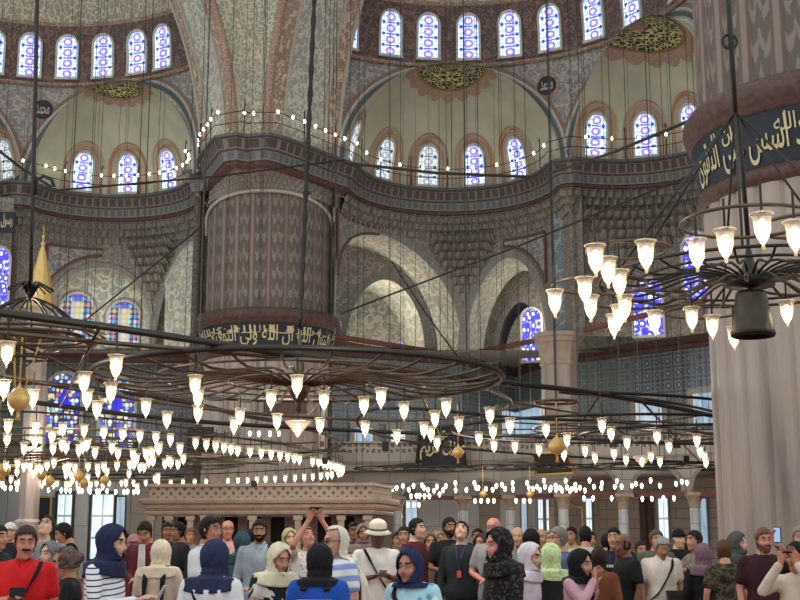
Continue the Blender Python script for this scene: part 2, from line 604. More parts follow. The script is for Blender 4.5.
# ---------------------------------------------------------------- plan of the hall
CR, RR = Vector((2.2, 40.1)), 8.1       # right semi-dome: centre and inner radius
CL, RL = Vector((-13.9, 42.4)), 7.9     # left semi-dome


def pol(c, r, deg):
    return Vector((c.x + r * cos(radians(deg)), c.y + r * sin(radians(deg))))


class Exedra:
    """half-domed niche opening off a semi-dome between two spring angles"""
    def __init__(self, c, r, a0, a1, depth, zs=16.1, rise=4.15):
        self.l = pol(c, r, a0); self.r = pol(c, r, a1)
        self.mid = (self.l + self.r) / 2
        self.ch = (self.r - self.l) / 2
        o = Vector((self.ch.y, -self.ch.x)).normalized()
        if o.dot(self.mid - c) < 0: o = -o
        self.out = o
        self.b = depth; self.zs = zs; self.rise = rise
        self.a0, self.a1 = a0, a1

    def plan(self, t, off=0.0):
        """t 0..1 left to right; off>0 = towards the hall"""
        f = pi * (1 - t)
        k = 1 - off / self.b
        ka = 1 - off / self.ch.length
        return self.mid + self.ch * (cos(f) * ka) + self.out * (self.b * sin(f) * k)

    def surf(self, t, z, off=0.0):
        h = max(0, min(.9999, (z - self.zs) / self.rise))
        k = sqrt(1 - h * h)
        f = pi * (1 - t)
        kb = k * (1 - off / self.b); ka = k * (1 - off / self.ch.length)
        q = self.mid + self.ch * (cos(f) * ka) + self.out * (self.b * sin(f) * kb)
        return Vector((q.x, q.y, z))


XR1 = Exedra(CR, RR, 122.5, 60.0, 4.2)
XR2 = Exedra(CR, RR, 56.0, -5.0, 4.0)
XL1 = Exedra(CL, RL, 101.0, 44.0, 3.2)
XL2 = Exedra(CL, RL, 162.0, 106.0, 3.2)
EXR = [XR1, XR2]; EXL = [XL2, XL1]
PA = Vector((-5.1, 47.6))     # big pier in the middle of the picture
PB = Vector((7.85, 21.5))     # big pier at the right
RP = 2.4


def arc(ex, n=22, off=0.0, t0=0.0, t1=1.0):
    return [ex.plan(t0 + (t1 - t0) * i / n, off) for i in range(n + 1)]


# cornice path, left to right, wrapping round the pier's corbel
A_corner = [Vector(p) for p in ((-7.55, 48.7), (-7.2, 46.5), (-6.25, 44.05), (-5.9, 43.95), (-5.75, 44.25), (-5.35, 44.25), (-5.2, 43.95), (-4.85, 44.0), (-4.0, 45.1), (-2.75, 46.9))]
cornice = Path(arc(XL2, 18, -.1) + arc(XL1, 22, -.1) + A_corner + arc(XR1, 22, -.1)[1:] + arc(XR2, 22, -.1))


def loft(path, prof, name, mats, seg=None, s0=0.0, s1=None, mis=None, parent=None, world=True, smooth=False, uvw=1.0):
    """prof: [(offset towards hall, z)]"""
    s1 = path.L if s1 is None else s1
    seg = seg or max(2, int((s1 - s0) / .35))
    mb = MB()
    for k in range(len(prof) - 1):
        (o0, z0), (o1, z1) = prof[k], prof[k + 1]
        h = math.hypot(o1 - o0, z1 - z0)
        mb.quadgrid(lambda u, v: path.P(s0 + (s1 - s0) * u, z0 + (z1 - z0) * v, o0 + (o1 - o0) * v), seg, 1,
                    lambda u, v: ((s0 + (s1 - s0) * u) * uvw, v * h), mis[k] if mis else 0, flip=False)
    return mb.build(name, mats, parent, smooth, world)


o = loft(cornice, [(-.1, 15.0), (.12, 15.1), (.12, 15.2), (.22, 15.22), (.30, 15.55), (.40, 15.6), (.52, 15.98), (.66, 16.02), (.66, 16.12), (-.6, 16.14)],
         'trim_1', [M['red_line'], M['cor_squares'], M['cor_cells'], M['cor_top']],
         mis=[0, 0, 3, 1, 3, 2, 3, 3, 3])
o['kind'] = 'structure'
# muqarnas under the cornice: scalloped rows stepping back downwards
def muqarnas(path, s0, s1, rows, ztop, rh, step, cell, name, fade=None, o_top=.08):
    mb = MB()
    for r in range(rows):
        zt = ztop - r * rh; zb = zt - rh
        ot = o_top - r * step; ob = ot - step
        n = max(2, int((s1 - s0) / cell)) * 6
        off = .5 * (r % 2)

        def fn(u, v):
            s = s0 + (s1 - s0) * u
            ph = abs(((s / cell + off) % 1.0) - .5) * 2          # 1 at rib, 0 in niche centre
            niche = (1 - ph ** 2)
            prof = v ** .6
            z = zb + (zt - zb) * v
            if v < .5: z += niche * .0
            o_ = ob + (ot - ob) * prof + (.10 * ph ** 3) - .10 * niche * sin(pi * min(1, v * 1.1))
            return path.P(s, z, o_)
        mb.quadgrid(fn, n, 5, lambda u, v: ((s0 + (s1 - s0) * u) / cell * .42 + off * .42, (zb + rh * v) / rh * .5))
        # little ledge
        mb.quadgrid(lambda u, v: path.P(s0 + (s1 - s0) * u, zt, ot + .1 - .22 * v), n, 1, lambda u, v: (u * 9, v * .1))
    o = mb.build(name, M['muq'], None, False)
    o['kind'] = 'structure'
    return o


sA0 = cornice.s_px(200, 16); sA1 = cornice.s_px(345, 16)
muqarnas(cornice, 0, sA0, 3, 15.05, .30, .10, .34, 'trim_2')
muqarnas(cornice, sA1, cornice.L, 3, 15.05, .30, .10, .34, 'trim_3')


# ---------------------------------------------------------------- walls pierced by arches
def arch_h(op, s):
    """height of the opening's soffit at s, None outside"""
    s0, s1, zs, za = op[:4]
    c = (s0 + s1) / 2; h = (s1 - s0) / 2
    t = abs(s - c) / h
    if t >= 1: return None
    p = op[4] if len(op) > 4 else 2.0
    return zs + (za - zs) * (1 - t ** p) ** (1 / p)


def archwall(path, s0, s1, z0, z1, ops, name, mat, off=0.0, trims=True, soff=None, soffmat=None, edgew=.32, edgemat=None, ztop=None, off_fn=None):
    """front face with arched openings (left empty), dark voussoir band round each, soffits extruded by vector"""
    mb = MB()
    ss = set()
    n = max(2, int((s1 - s0) / .3))
    for i in range(n + 1): ss.add(round(s0 + (s1 - s0) * i / n, 4))
    for op in ops:
        for k in range(41):
            a = pi * k / 40
            ss.add(round((op[0] + op[1]) / 2 - (op[1] - op[0]) / 2 * cos(a), 4))
    ss = sorted(x for x in ss if s0 - 1e-6 <= x <= s1 + 1e-6)
    P = (lambda s, z: off_fn(s, z)) if off_fn else (lambda s, z: path.P(s, z, off))

    def low(s, side):
        for op in ops:
            if op[0] - 1e-4 <= s <= op[1] + 1e-4:
                if abs(s - op[0]) < 2e-4: return (z0 if side < 0 else op[2])
                if abs(s - op[1]) < 2e-4: return (op[2] if side < 0 else z0)
                return arch_h(op, s)
        return z0
    for a, b in zip(ss, ss[1:]):
        la, lb = low(a, 1), low(b, -1)
        m = 4
        for k in range(m):
            va, vb = k / m, (k + 1) / m
            pts = [(a, la + (z1 - la) * va), (b, lb + (z1 - lb) * va), (b, lb + (z1 - lb) * vb), (a, la + (z1 - la) * vb)]
            mb.poly([P(*q) for q in pts], 0, pts)
    for op in ops:
        pr = [(op[0], z0 if op[2] > z0 else op[2])] if op[2] > z0 + .01 else []
        for k in range(33):
            a = pi * k / 32
            s = (op[0] + op[1]) / 2 - (op[1] - op[0]) / 2 * cos(a)
            z = arch_h(op, s)
            pr.append((s, op[2] if z is None else z))
        if op[2] > z0 + .01: pr.append((op[1], z0))
        c = ((op[0] + op[1]) / 2, op[2])
        ew = edgew
        L = 0
        for (sa, za), (sb, zb) in zip(pr, pr[1:]):
            dl = math.hypot(sb - sa, zb - za)

            def outw(s, z, e):
                if z <= op[2] + .001: return (s + (e if s > c[0] else -e), z)
                dx, dz = (s - c[0]) / ((op[1] - op[0]) / 2) ** 2, (z - c[1]) / max(.01, (op[3] - op[2])) ** 2
                l = math.hypot(dx, dz) or 1
                return (s + dx / l * e, z + dz / l * e)
            oa, ob = outw(sa, za, ew), outw(sb, zb, ew)
            f = .05
            nrm = Vector((*path.nrm((sa + sb) / 2), 0)) * f
            A, B_, C, D = P(sa, za) + nrm, P(sb, zb) + nrm, P(*ob) + nrm, P(*oa) + nrm
            mb.poly([A, B_, C, D], 1, [(L, 0), (L + dl, 0), (L + dl, ew), (L, ew)])
            mb.poly([D, C, C - nrm, D - nrm], 1, [(L, 0), (L + dl, 0), (L + dl, .05), (L, .05)])
            sv = op[5] if len(op) > 5 and op[5] is not None else soff
            if sv is not None:
                V = Vector((sv[0], sv[1], 0)); D_ = V.length
                for k in range(4):
                    mb.poly([A + V * (k / 4), A + V * ((k + 1) / 4), B_ + V * ((k + 1) / 4), B_ + V * (k / 4)], 2,
                            [(k / 4 * D_, L), ((k + 1) / 4 * D_, L), ((k + 1) / 4 * D_, L + dl), (k / 4 * D_, L + dl)])
            L += dl
    o = mb.build(name, [mat, edgemat or M['voussoir'], soffmat or M['wall_light']], None, False)
    o['kind'] = 'structure'
    return o


def circpath(c, r, a0, a1, n=60):
    return Path([pol(c, r, a0 + (a1 - a0) * i / n) for i in range(n + 1)])


def domeR(path, c, r, zc):
    def fn(s, z):
        q = path.at(s)
        d = (q - c)
        k = 1.0
        if z > zc: k = sqrt(max(.0, 1 - ((z - zc) / (r * 1.25)) ** 2))
        p = c + d * k
        return Vector((p.x, p.y, z))
    return fn


# semi-dome base with its exedra arches
def semidome(c, r, exs, a0, a1, wall, wins, zc=20.6):
    path = circpath(c, r, a0, a1)
    tot = path.L

    def s_at(deg): return (a0 - deg) / (a0 - a1) * tot
    ops = [(s_at(e.a0), s_at(e.a1), 16.1, 16.1 + e.rise) for e in exs]
    archwall(path, 0, tot, 15.9, 20.62, ops, wall, M['spandrel'], soff=None, edgew=.55, edgemat=M['arch_edge'])
    f = domeR(path, c, r, zc)
    # painted band that carries the windows, then the shell above
    mb = MB()
    mb.quadgrid(lambda u, v: path.P(u * tot, 20.42 + .18 * v, .1 + .1 * sin(pi * v)), 60, 4, lambda u, v: (u * tot, v * .2), 1)
    mb.quadgrid(lambda u, v: f(u * tot, 20.55 + 2.55 * v), 60, 6, lambda u, v: (u * tot, v * 2.5), 0)
    mb.quadgrid(lambda u, v: f(u * tot, 23.1 + (r * 1.25 - 2.55) * (1 - (1 - v) ** 2) * .998), 60, 16, lambda u, v: (u * tot, 2.5 + v * 9), 2)
    mb.quadgrid(lambda u, v: f(u * tot, 23.05 + .16 * v) + Vector((0, -.02, 0)), 60, 1, lambda u, v: (u * tot, v * .2), 1)
    o = mb.build('ceiling', [M['band'], M['rustmould'], M['pend']], None, True)
    o['kind'] = 'structure'
    return path, f


pathR, fR = semidome(CR, RR, EXR, 128, -14, 'wall_right', None)
pathL, fL = semidome(CL, RL, EXL, 170, 36, 'wall_left', None)


def shell(ex, name='ceiling'):
    mb = MB()
    mb.quadgrid(lambda u, v: ex.surf(u, ex.zs - .1 + (ex.rise + .1) * sin(v * pi / 2)), 40, 24, lambda u, v: (u * 11, v * 6.5))
    # plain annular reveal joining the shell with the arch above
    o = mb.build(name, M['conch'], None, True)
    o['kind'] = 'structure'


for e in EXR + EXL: shell(e)


# ---------------------------------------------------------------- windows
def arch_window(S, s0, s1, z0, z1, kind, fr=.09, off=.05, ring=None, flat=False, frame='frame_pale', tw=None, name=None):
    """S(s, z, off) -> point. arched pane with a raised frame; ring = painted halo material"""
    w = (s1 - s0) / 2; c = (s0 + s1) / 2
    hz = (z1 - z0)
    w_m = (S(s1, z0, 0) - S(s0, z0, 0)).length / 2
    ra = min(hz * .45, w_m * 1.05)
    zs = z1 - ra

    def half(z):
        if flat or z <= zs: return 1.0
        t = (z - zs) / ra
        return sqrt(max(0, 1 - t * t))
    mb = MB()
    NV = 16

    def zz(v):
        return z0 + hz * (v if flat else (1 - (1 - v) ** 1.6))
    mb.quadgrid(lambda u, v: S(c + (u * 2 - 1) * w * half(zz(v)), zz(v), off), 6, NV,
                lambda u, v: (.5 + (u - .5) * half(zz(v)), (zz(v) - z0) / hz))
    win = mb.build(name or sname('window'), M['g_' + kind], None, False)
    win['kind'] = 'structure'
    fb = MB()
    prof = []
    kx = w / w_m
    for i in range(9): prof.append((c - w, z0 + (zs - z0) * i / 8) if not flat else (c - w, z0 + hz * i / 8))
    if not flat:
        for i in range(1, 12):
            a = pi * i / 12
            prof.append((c - w * cos(a), zs + ra * sin(a)))
    for i in range(9): prof.append((c + w, z0 + ((zs if not flat else z1) - z0) * (1 - i / 8)))
    cz = zs if not flat else (z0 + z1) / 2

    def outp(s, z, e):
        if flat:
            return (c + (s - c) * (1 + e / w_m), cz + (z - cz) * (1 + e / (hz / 2)))
        if z <= zs + .001: return (s + (e if s > c else -e) * kx, z)
        dx = (s - c) / kx; dz = z - zs
        l = math.hypot(dx, dz) or 1
        return (s + dx / l * e * kx, z + dz / l * e)
    def strip(e0, e1, oo, mi):
        for a, b in zip(prof, prof[1:]):
            a0, a1, b0, b1 = outp(*a, e0), outp(*a, e1), outp(*b, e0), outp(*b, e1)
            fb.poly([S(*a0, oo), S(*b0, oo), S(*b1, oo), S(*a1, oo)], mi, [(a[0], 0), (b[0], 0), (b[0], .2), (a[0], .2)])
            fb.poly([S(*a1, oo), S(*b1, oo), S(*b1, 0), S(*a1, 0)], mi)
            fb.poly([S(*b0, oo), S(*a0, oo), S(*a0, 0), S(*b0, 0)], mi)
    strip(0, fr, off + .06, 0)
    sill = [outp(c - w, z0, fr), outp(c + w, z0, fr)]
    p0, p1 = S(sill[0][0], z0, off + .05), S(sill[1][0], z0, off + .05)
    fb.bar(p0, p1, .12, .1, 0)
    if ring:
        strip(fr, fr + ring[1], off * .5, 1)
    f = fb.build('window_frame', [M[frame]] + ([M[ring[0]]] if ring else []), win, False)
    return win


def S_sd(path, c, r, zc=20.6):
    f = domeR(path, c, r, zc)
    def S(s, z, off=0):
        p = f(s, z)
        d = Vector((c.x - p.x, c.y - p.y, 0)).normalized()
        return p + d * off
    return S


def S_ex(ex):
    return lambda s, z, off=0: ex.surf(s, z, off)


def S_path(path, base=0.0):
    return lambda s, z, off=0: path.P(s, z, base + off)


SR, SL = S_sd(pathR, CR, RR), S_sd(pathL, CL, RL)
def find(S, lo, hi, px, z):
    best = None
    for i in range(401):
        s = lo + (hi - lo) * i / 400
        d = abs(pxof(S(s, z, 0))[0] - px)
        if best is None or d < best[0]: best = (d, s)
    return best[1]


M['halo'] = ornament('rust_window_halo_paint', '#a59a88', '#93634f', '#8a5a48', 5.5, 9, acc2='#a98a72')
for px in (-8, 30, 68, 104, 138, 164):
    s = find(SL, 0, pathL.L, px, 21.5)
    arch_window(SL, s - .42, s + .42, 20.78, 22.62, 'upper')
for px in (346.5, 390, 428.5, 468, 510, 551, 594, 633, 676):
    s = find(SR, 0, pathR.L, px, 21.5)
    arch_window(SR, s - .42, s + .42, 20.78, 22.66, 'upper')
for ex, lst in ((XL1, ((82, 'upper'), (128.5, 'upper'), (170, 'upper'))), (XL2, ((10, 'pale'),)),
                (XR1, ((351, 'pale'), (384, 'pale'), (428, 'pale'), (475, 'upper'), (518.5, 'upper'))),
                (XR2, ((595, 'upper'), (645.5, 'upper'), (693, 'upper')))):
    S = S_ex(ex)
    for px, k in lst:
        s = find(S, 0.02, .98, px, 17.2)
        e = .01
        w = .01 * .42 / max(.02, (S(s + e / 2, 17, 0) - S(s - e / 2, 17, 0)).length)
        arch_window(S, s - w, s + w, 16.3, 17.95, k, ring=('halo', .42))

# calligraphy roundels at the crown of the exedra shells: script ring around a boss
t = NT('roundel_script_paint', .6)
uv = t.coord('UV'); s_ = t.sep(uv)
w_ = t.noise(uv, 2.5, 3)
wv = t.n('VectorMath', {0: uv, 1: t.n('VectorMath', {0: w_.outputs[1], 1: (.35, .35, 0)}, operation='MULTIPLY').outputs[0]}, operation='ADD').outputs[0]
vv = t.vor(wv, 5.5, 'DISTANCE_TO_EDGE')
scr = t.n('MapRange', {0: vv.outputs[0], 1: .055, 2: .09, 3: 1, 4: 0}).outputs[0]
M['roundel'] = t.col(t.mix(scr, H('#2d3a38'), H('#cbc684')))


def roundel(ex, r=1.5, zc=None):
    """disc on the shell just behind the arch crown, following its curve"""
    mb = MB()
    def pt(a, rr, off):
        # half disc hanging from the arch: a 0..pi, measured along the shell
        x = rr * cos(a); y = rr * sin(a) * 1.4 + .02
        k = sin(min(1.5, y / ex.rise))
        q = ex.mid + ex.ch.normalized() * x + ex.out * ((ex.b - off) * k)
        xx = x / ex.ch.length
        zz = ex.zs + (ex.rise - off) * sqrt(max(0, 1 - k * k - xx * xx))
        return Vector((q.x, q.y, zz))
    mb.quadgrid(lambda u, v: pt(pi * u, r * (.28 + .72 * v), .05), 40, 8, lambda u, v: (r * v * cos(pi * u) + 5, r * v * sin(pi * u) + 5), 0)
    mb.quadgrid(lambda u, v: pt(pi * u, r * .28 * v + .001, .08), 30, 3, lambda u, v: (u * 2, v * .4), 2)
    n = 30
    mb.quadgrid(lambda u, v: pt(pi * u, r * (1 + .06 * v), .07), 60, 1, lambda u, v: (u * 8, v * .2), 3)
    mb.quadgrid(lambda u, v: pt(pi * u, r * (1.06 + v * (.2 + .16 * abs(sin(pi * u * 9)))), .035), 120, 3, lambda u, v: (u * 8, v * .6), 1)
    o = mb.build(sname('trim_x').replace('x_', ''), [M['roundel'], M['halo'], M['rustmould'], M['gilt']], None, True)
    o['kind'] = 'structure'


_cnt['trim_x'] = 3
roundel(XR1, 1.3); roundel(XL1, 1.1); roundel(XR2, 1.5)


# small script discs on the spandrels
def disc_on(S, s, z, r, name):
    mb = MB()
    p = S(s, z, .04); e = S(s + .05, z, .04)
    ax = (e - p).normalized(); up = Vector((0, 0, 1)); nn = ax.cross(up)
    if nn.y > 0: nn = -nn
    for rr, mi, dz in ((r * 1.35, 1, 0), (r, 0, .03)):
        pts = [p + ax * rr * cos(a) + up * rr * sin(a) + nn * dz for a in [2 * pi * i / 28 for i in range(28)]]
        mb.poly(pts, mi, [(q.x, q.z) for q in pts])
    o = mb.build(name, [M['navy'], M['rustmould']])
    o['kind'] = 'structure'
    return p + nn * .05, ax, up


AR = {}
_ar = '''ا FE8D FE8E FE8D FE8E
ب FE8F FE90 FE91 FE92
ت FE95 FE96 FE97 FE98
ج FE9D FE9E FE9F FEA0
ح FEA1 FEA2 FEA3 FEA4
د FEA9 FEAA FEA9 FEAA
ر FEAD FEAE FEAD FEAE
ز FEAF FEB0 FEAF FEB0
س FEB1 FEB2 FEB3 FEB4
ع FEC9 FECA FECB FECC
ق FED5 FED6 FED7 FED8
ك FED9 FEDA FEDB FEDC
ل FEDD FEDE FEDF FEE0
م FEE1 FEE2 FEE3 FEE4
ن FEE5 FEE6 FEE7 FEE8
ه FEE9 FEEA FEEB FEEC
و FEED FEEE FEED FEEE
ى FEEF FEF0 FEEF FEF0
ي FEF1 FEF2 FEF3 FEF4
ف FED1 FED2 FED3 FED4
ص FEB9 FEBA FEBB FEBC
ء FE80 FE80 FE80 FE80'''
for ln in _ar.split('\n'):
    k, *f = ln.split()
    AR[k] = [chr(int(x, 16)) for x in f]
NOJ = set('ادرزوىء')


def shape_ar(s):
    out = []
    for i, ch in enumerate(s):
        if ch not in AR: out.append(ch); continue
        pj = i > 0 and s[i - 1] in AR and s[i - 1] not in NOJ
        nj = i + 1 < len(s) and s[i + 1] in AR and ch not in NOJ and s[i + 1] != 'ء'
        out.append(AR[ch][(2 if nj else 0) + (1 if pj else 0)])
    return ''.join(out[::-1])


def text_mesh(s, thick=.02):
    """returns verts (x 0..w, y) and faces of a line of Arabic script"""
    c = bpy.data.curves.new('lettering', 'FONT')
    c.body = shape_ar(s)
    c.size = 1.0
    c.offset = thick
    c.resolution_u = 3
    o = bpy.data.objects.new('lettering', c)
    COL.objects.link(o)
    dg = bpy.context.evaluated_depsgraph_get()
    dg.update()
    me = bpy.data.meshes.new_from_object(o.evaluated_get(dg))
    V = [v.co.copy() for v in me.vertices]; Fc = [tuple(p.vertices) for p in me.polygons]
    bpy.data.objects.remove(o); bpy.data.curves.remove(c); bpy.data.meshes.remove(me)
    x0 = min(v.x for v in V); x1 = max(v.x for v in V); y0 = min(v.y for v in V); y1 = max(v.y for v in V)
    return [((v.x - x0) / (x1 - x0), (v.y - y0) / (y1 - y0)) for v in V], Fc, (x1 - x0) / (y1 - y0)


def lettering(s, fn, mat, parent, name='lettering', thick=.02):
    V, Fc, asp = text_mesh(s, thick)
    me = bpy.data.meshes.new(name)
    me.from_pydata([tuple(fn(x, y)) for x, y in V], [], Fc)
    me.materials.append(mat)
    me.uv_layers.new(name='UVMap')
    return link(name, me, parent, True)


for S, path, px, py, r, nm in ((SR, pathR, 547, 86, .40, 'r'), (SL, pathL, 42, 110, .42, 'l')):
    z = 19.5 if nm == 'r' else 18.9
    s = find(S, 0, path.L, px, z)
    zz = z
    for _ in range(6):
        zz += (pxof(S(s, zz, 0))[1] - py) / 26
    p, ax, up = disc_on(S, s, zz, r, sname('trim_x').replace('x_', ''))
    lt = lettering('محمد', lambda x, y: p + ax * ((x - .5) * 1.3 * r) + up * ((y - .5) * 1.0 * r), M['moulding'], None, 'trim', .015)
    lt.name = sname('trim_x').replace('x_', ''); lt['kind'] = 'structure'

# ---------------------------------------------------------------- great arches rising from the middle pier
def great_arch(pl, pr, d, R, zmax, name, flipm=False):
    """pl, pr: plan points of the left / right soffit edge at the springing; d: direction of the arch"""
    d = Vector(d).normalized()
    def sh(z):
        h = min(z - 15.9, R * .985)
        return R - sqrt(R * R - h * h)
    def pt(w, z, out=0.0):
        q = pl.lerp(pr, w) + d * (sh(z) - out)
        return Vector((q.x, q.y, z + out * .0))
    mb = MB()
    zs = lambda v: 15.9 + (zmax - 15.9) * v
    lay = [(0, .05, 1, .10), (.05, .2, 2, .04), (.2, .24, 1, .08), (.24, .76, 0, 0), (.76, .80, 1, .08), (.80, .95, 2, .04), (.95, 1, 1, .10)]
    wid = (pr - pl).length
    for a, b, mi, lift in lay:
        mb.quadgrid(lambda u, v: pt(a + (b - a) * u, zs(v), -lift), 3, 26, lambda u, v: ((a + (b - a) * u) * wid, v * 9), mi)
        for w in (a, b):
            mb.quadgrid(lambda u, v: pt(w, zs(v), -lift * (1 - u)), 1, 26, lambda u, v: (u * .1, v * 9), mi)
    for w in (0, 1):
        mb.quadgrid(lambda u, v: pt(w, zs(v), u * 1.6), 2, 26, lambda u, v: (u * 1.6, v * 9), 1)
    o = mb.build(name, [M['arch_field'], M['moulding'], M['arch_band']], None, True)
    o['kind'] = 'structure'
    return pt


aR = great_arch(Vector((-4.95, 44.15)), Vector((-2.4, 46.95)), (.51, -.86), 11.0, 26.5, 'ceiling')
aL = great_arch(Vector((-7.75, 46.9)), Vector((-6.15, 44.3)), (-.80, -.6), 14.0, 26.5, 'ceiling')
# pendentive between them
mb = MB()
def pen(u, v):
    z = 15.9 + 10.6 * v
    a = aL(1, z); b = aR(0, z)
    p = a.lerp(b, u)
    p.y += .9 * sin(pi * u) * (.3 + v)
    return p
mb.quadgrid(pen, 14, 20, lambda u, v: (u * (1.3 + 4 * v), v * 10))
o = mb.build('ceiling', M['pend'], None, True); o['kind'] = 'structure'
mb = MB()
for w, A_ in ((1, aL), (0, aR)):
    mb.tube([A_(w, 15.9 + 10.6 * i / 24) for i in range(25)], .17, 8)
o = mb.build(sname('trim_x').replace('x_', ''), M['rustmould'], None, True); o['kind'] = 'structure'
# wall strips between the great arches and the semi-domes
mb = MB()
def stripf(A_, w, path, S, sv):
    def fn(u, v):
        z = 15.9 + 10.6 * v
        return A_(w, z).lerp(S(sv, z, 0), u)
    return fn
mb.quadgrid(stripf(aR, 1, pathR, SR, .1), 4, 20, lambda u, v: (u * 2, v * 10))
mb.quadgrid(stripf(aL, 0, pathL, SL, pathL.L - .1), 4, 20, lambda u, v: (u * 2, v * 10))
o = mb.build('wall_middle', M['pend'], None, True); o['kind'] = 'structure'
M['hood'] = plain('pale_curved_strip', '#b4b2a4', .7)

# ---------------------------------------------------------------- big piers
def pier(c, label, text, dz=0.0, oh=1.0, span=.98, upper=(), z0=0.0, top=True, a_c=-pi / 2, drum_top=14.9, ledge=None):
    root = empty('marble_pier', (c.x, c.y, z0), 0, label, 'pillar')
    nf = 30
    fl = lambda k: (lambda a: -.07 * (1 - abs(sin(a * k / 2))) ** 2)
    mb = MB(); mb.lathe([(RP + .15, 0), (RP + .15, .5), (RP, .6), (RP, 3), (RP, 6), (RP, 8.35 + dz)], (c.x, c.y, 0), 240, flute=fl(nf))
    mb.build('shaft', M['shaft'], root, False, True)
    mb = MB(); mb.lathe([(RP, 8.25 + dz), (RP + .1 * oh, 8.32 + dz), (RP + .16 * oh, 8.42 + dz), (RP + .05, 8.5 + dz), (RP + .08, 8.52 + dz)], (c.x, c.y, 0), 96)
    mb.build('lower_moulding', M['brown_mould'], root, True, True)
    mb = MB(); mb.lathe([(RP + .04, 8.5 + dz), (RP + .04 + .18 * oh, 9.4 + dz)], (c.x, c.y, 0), 96)
    b = mb.build('inscription_band', M['navy'], root, True, True)
    def wrap(x, y):
        # script reads right to left around the front of the pier
        a = a_c + (x - .5) * pi * span
        r = RP + .07 + .18 * oh * (.06 + .88 * y)
        return Vector((c.x + r * cos(a), c.y + r * sin(a), 8.56 + dz + .78 * y))
    lettering(text, wrap, M['gold_letter'], b, 'lettering', .008)
    for tx, x0 in upper:
        lettering(tx, lambda x, y: wrap(x0 + .11 * x, .60 + .36 * y) , M['gold_letter'], b, 'lettering', .005)
    mb = MB(); mb.lathe([(RP + q * oh, z + dz) for q, z in ((.2, 9.4), (.3, 9.43), (.3, 9.52), (.36, 9.56), (.44, 9.7), (.42, 9.86), (.3, 9.98), (.05, 10.02))], (c.x, c.y, 0), 96)
    mb.build('upper_moulding', M['brown_mould'], root, True, True)
    mb = MB()
    nb = 24
    mb.lathe([(RP - .05, 10.0 + dz), (RP - .05, 11.5), (RP - .05, 13), (RP - .05, drum_top)], (c.x, c.y, 0), 240, flute=lambda a: .06 * abs(cos(a * nb / 2)) ** .6)
    # uv: one unit per flute
    k = nb / (2 * pi * RP)
    mb.uv = [[(q[0] * k * RP / (RP + .0) * (1.0), q[1]) for q in f] for f in mb.uv]
    mb.build('fluted_drum', M['drum'], root, False, True)
    return root


pier(PA, 'huge round marble pier in the middle with a navy inscription band and fluted painted drum', 'من رسول الله ان الله ولى التوفيق على الله', upper=tuple((w_, i_ * .085 + .03) for i_, w_ in enumerate(('على', 'الله', 'كل', 'ان', 'الله', 'قال', 'لا', 'الله', 'من', 'على', 'كل'))))
pier(PB, 'huge round marble pier at the right edge with a large navy inscription band', 'لمسجد اسس على التقوى', drum_top=22.0, a_c=-pi * .785, dz=-.85, oh=.7, span=.42, upper=(('الله', .62), ('من', .3), ('هو', .9)))

# corbel between pier A's drum and the cornice corner: flaring stepped rows
mb = MB()
sa, sb = cornice.s_px(203, 16) , cornice.s_px(346, 16)
def corb(u, v):
    s = sa + (sb - sa) * u
    top = cornice.P(s, 15.0, -.12)
    d = Vector((top.x - PA.x, top.y - PA.y)); d.normalize()
    bot = Vector((PA.x + d.x * (RP + .02), PA.y + d.y * (RP + .02), 14.35))
    rr = v ** 1.4
    p = bot.lerp(top, rr)
    k = v * 5
    st = (k - int(k))
    p.z = 14.35 + .75 * (v)
    ph = abs(((u * 34 + .5 * (int(k) % 2)) % 1) - .5) * 2
    return Vector((p.x + d.x * .05 * ph, p.y + d.y * .05 * ph, p.z))
mb.quadgrid(corb, 204, 15, lambda u, v: (u * 14, v * 2.2))
o = mb.build('wall_corbel', M['muq'], None, False); o['kind'] = 'structure'
mb = MB()
R_ = RP + .06
mb.tube([Vector((PA.x + R_ * cos(a), PA.y + R_ * sin(a), 13.3 + 1.15 * sqrt(max(0, sin((a + pi) / pi * pi))))) for a in [-pi + pi * i / 40 for i in range(41)]], .07, 6)
o = mb.build(sname('trim_x').replace('x_', ''), M['moulding'], None, True); o['kind'] = 'structure'

# ---------------------------------------------------------------- gallery zone walls (z 9.4 - 15.1) under the exedrae
UR = Path(arc(XR1, 30, -.35) + arc(XR2, 30, -.35))
UL = Path(arc(XL2, 24, -.35) + arc(XL1, 30, -.35))


def span(path, x0, x1, z):
    return path.s_px(x0, z), path.s_px(x1, z)


a0, a1 = span(UR, 333, 461, 11)
b0, b1 = span(UR, 466, 546, 11)
archwall(UR, UR.s_px(322, 12), UR.L, 9.3, 15.1, [(a0, a1, 9.7, 14.1, 1.95, (-.9, 2.4)), (b0, b1, 9.5, 13.15, 1.8, (.9, 2.6))], 'wall_gallery_right', M['wall'], edgew=.34)
c0, c1 = span(UL, 46, 150, 11)
d0, d1 = span(UL, 157, 206, 11)
archwall(UL, 0, UL.L, 9.3, 15.1, [(c0, c1, 10.6, 13.1, 1.9, (-.2, .9)), (d0, d1, 9.4, 13.9, 1.8, (-2.0, 2.2))], 'wall_gallery_left', M['wall'], edgew=.22)

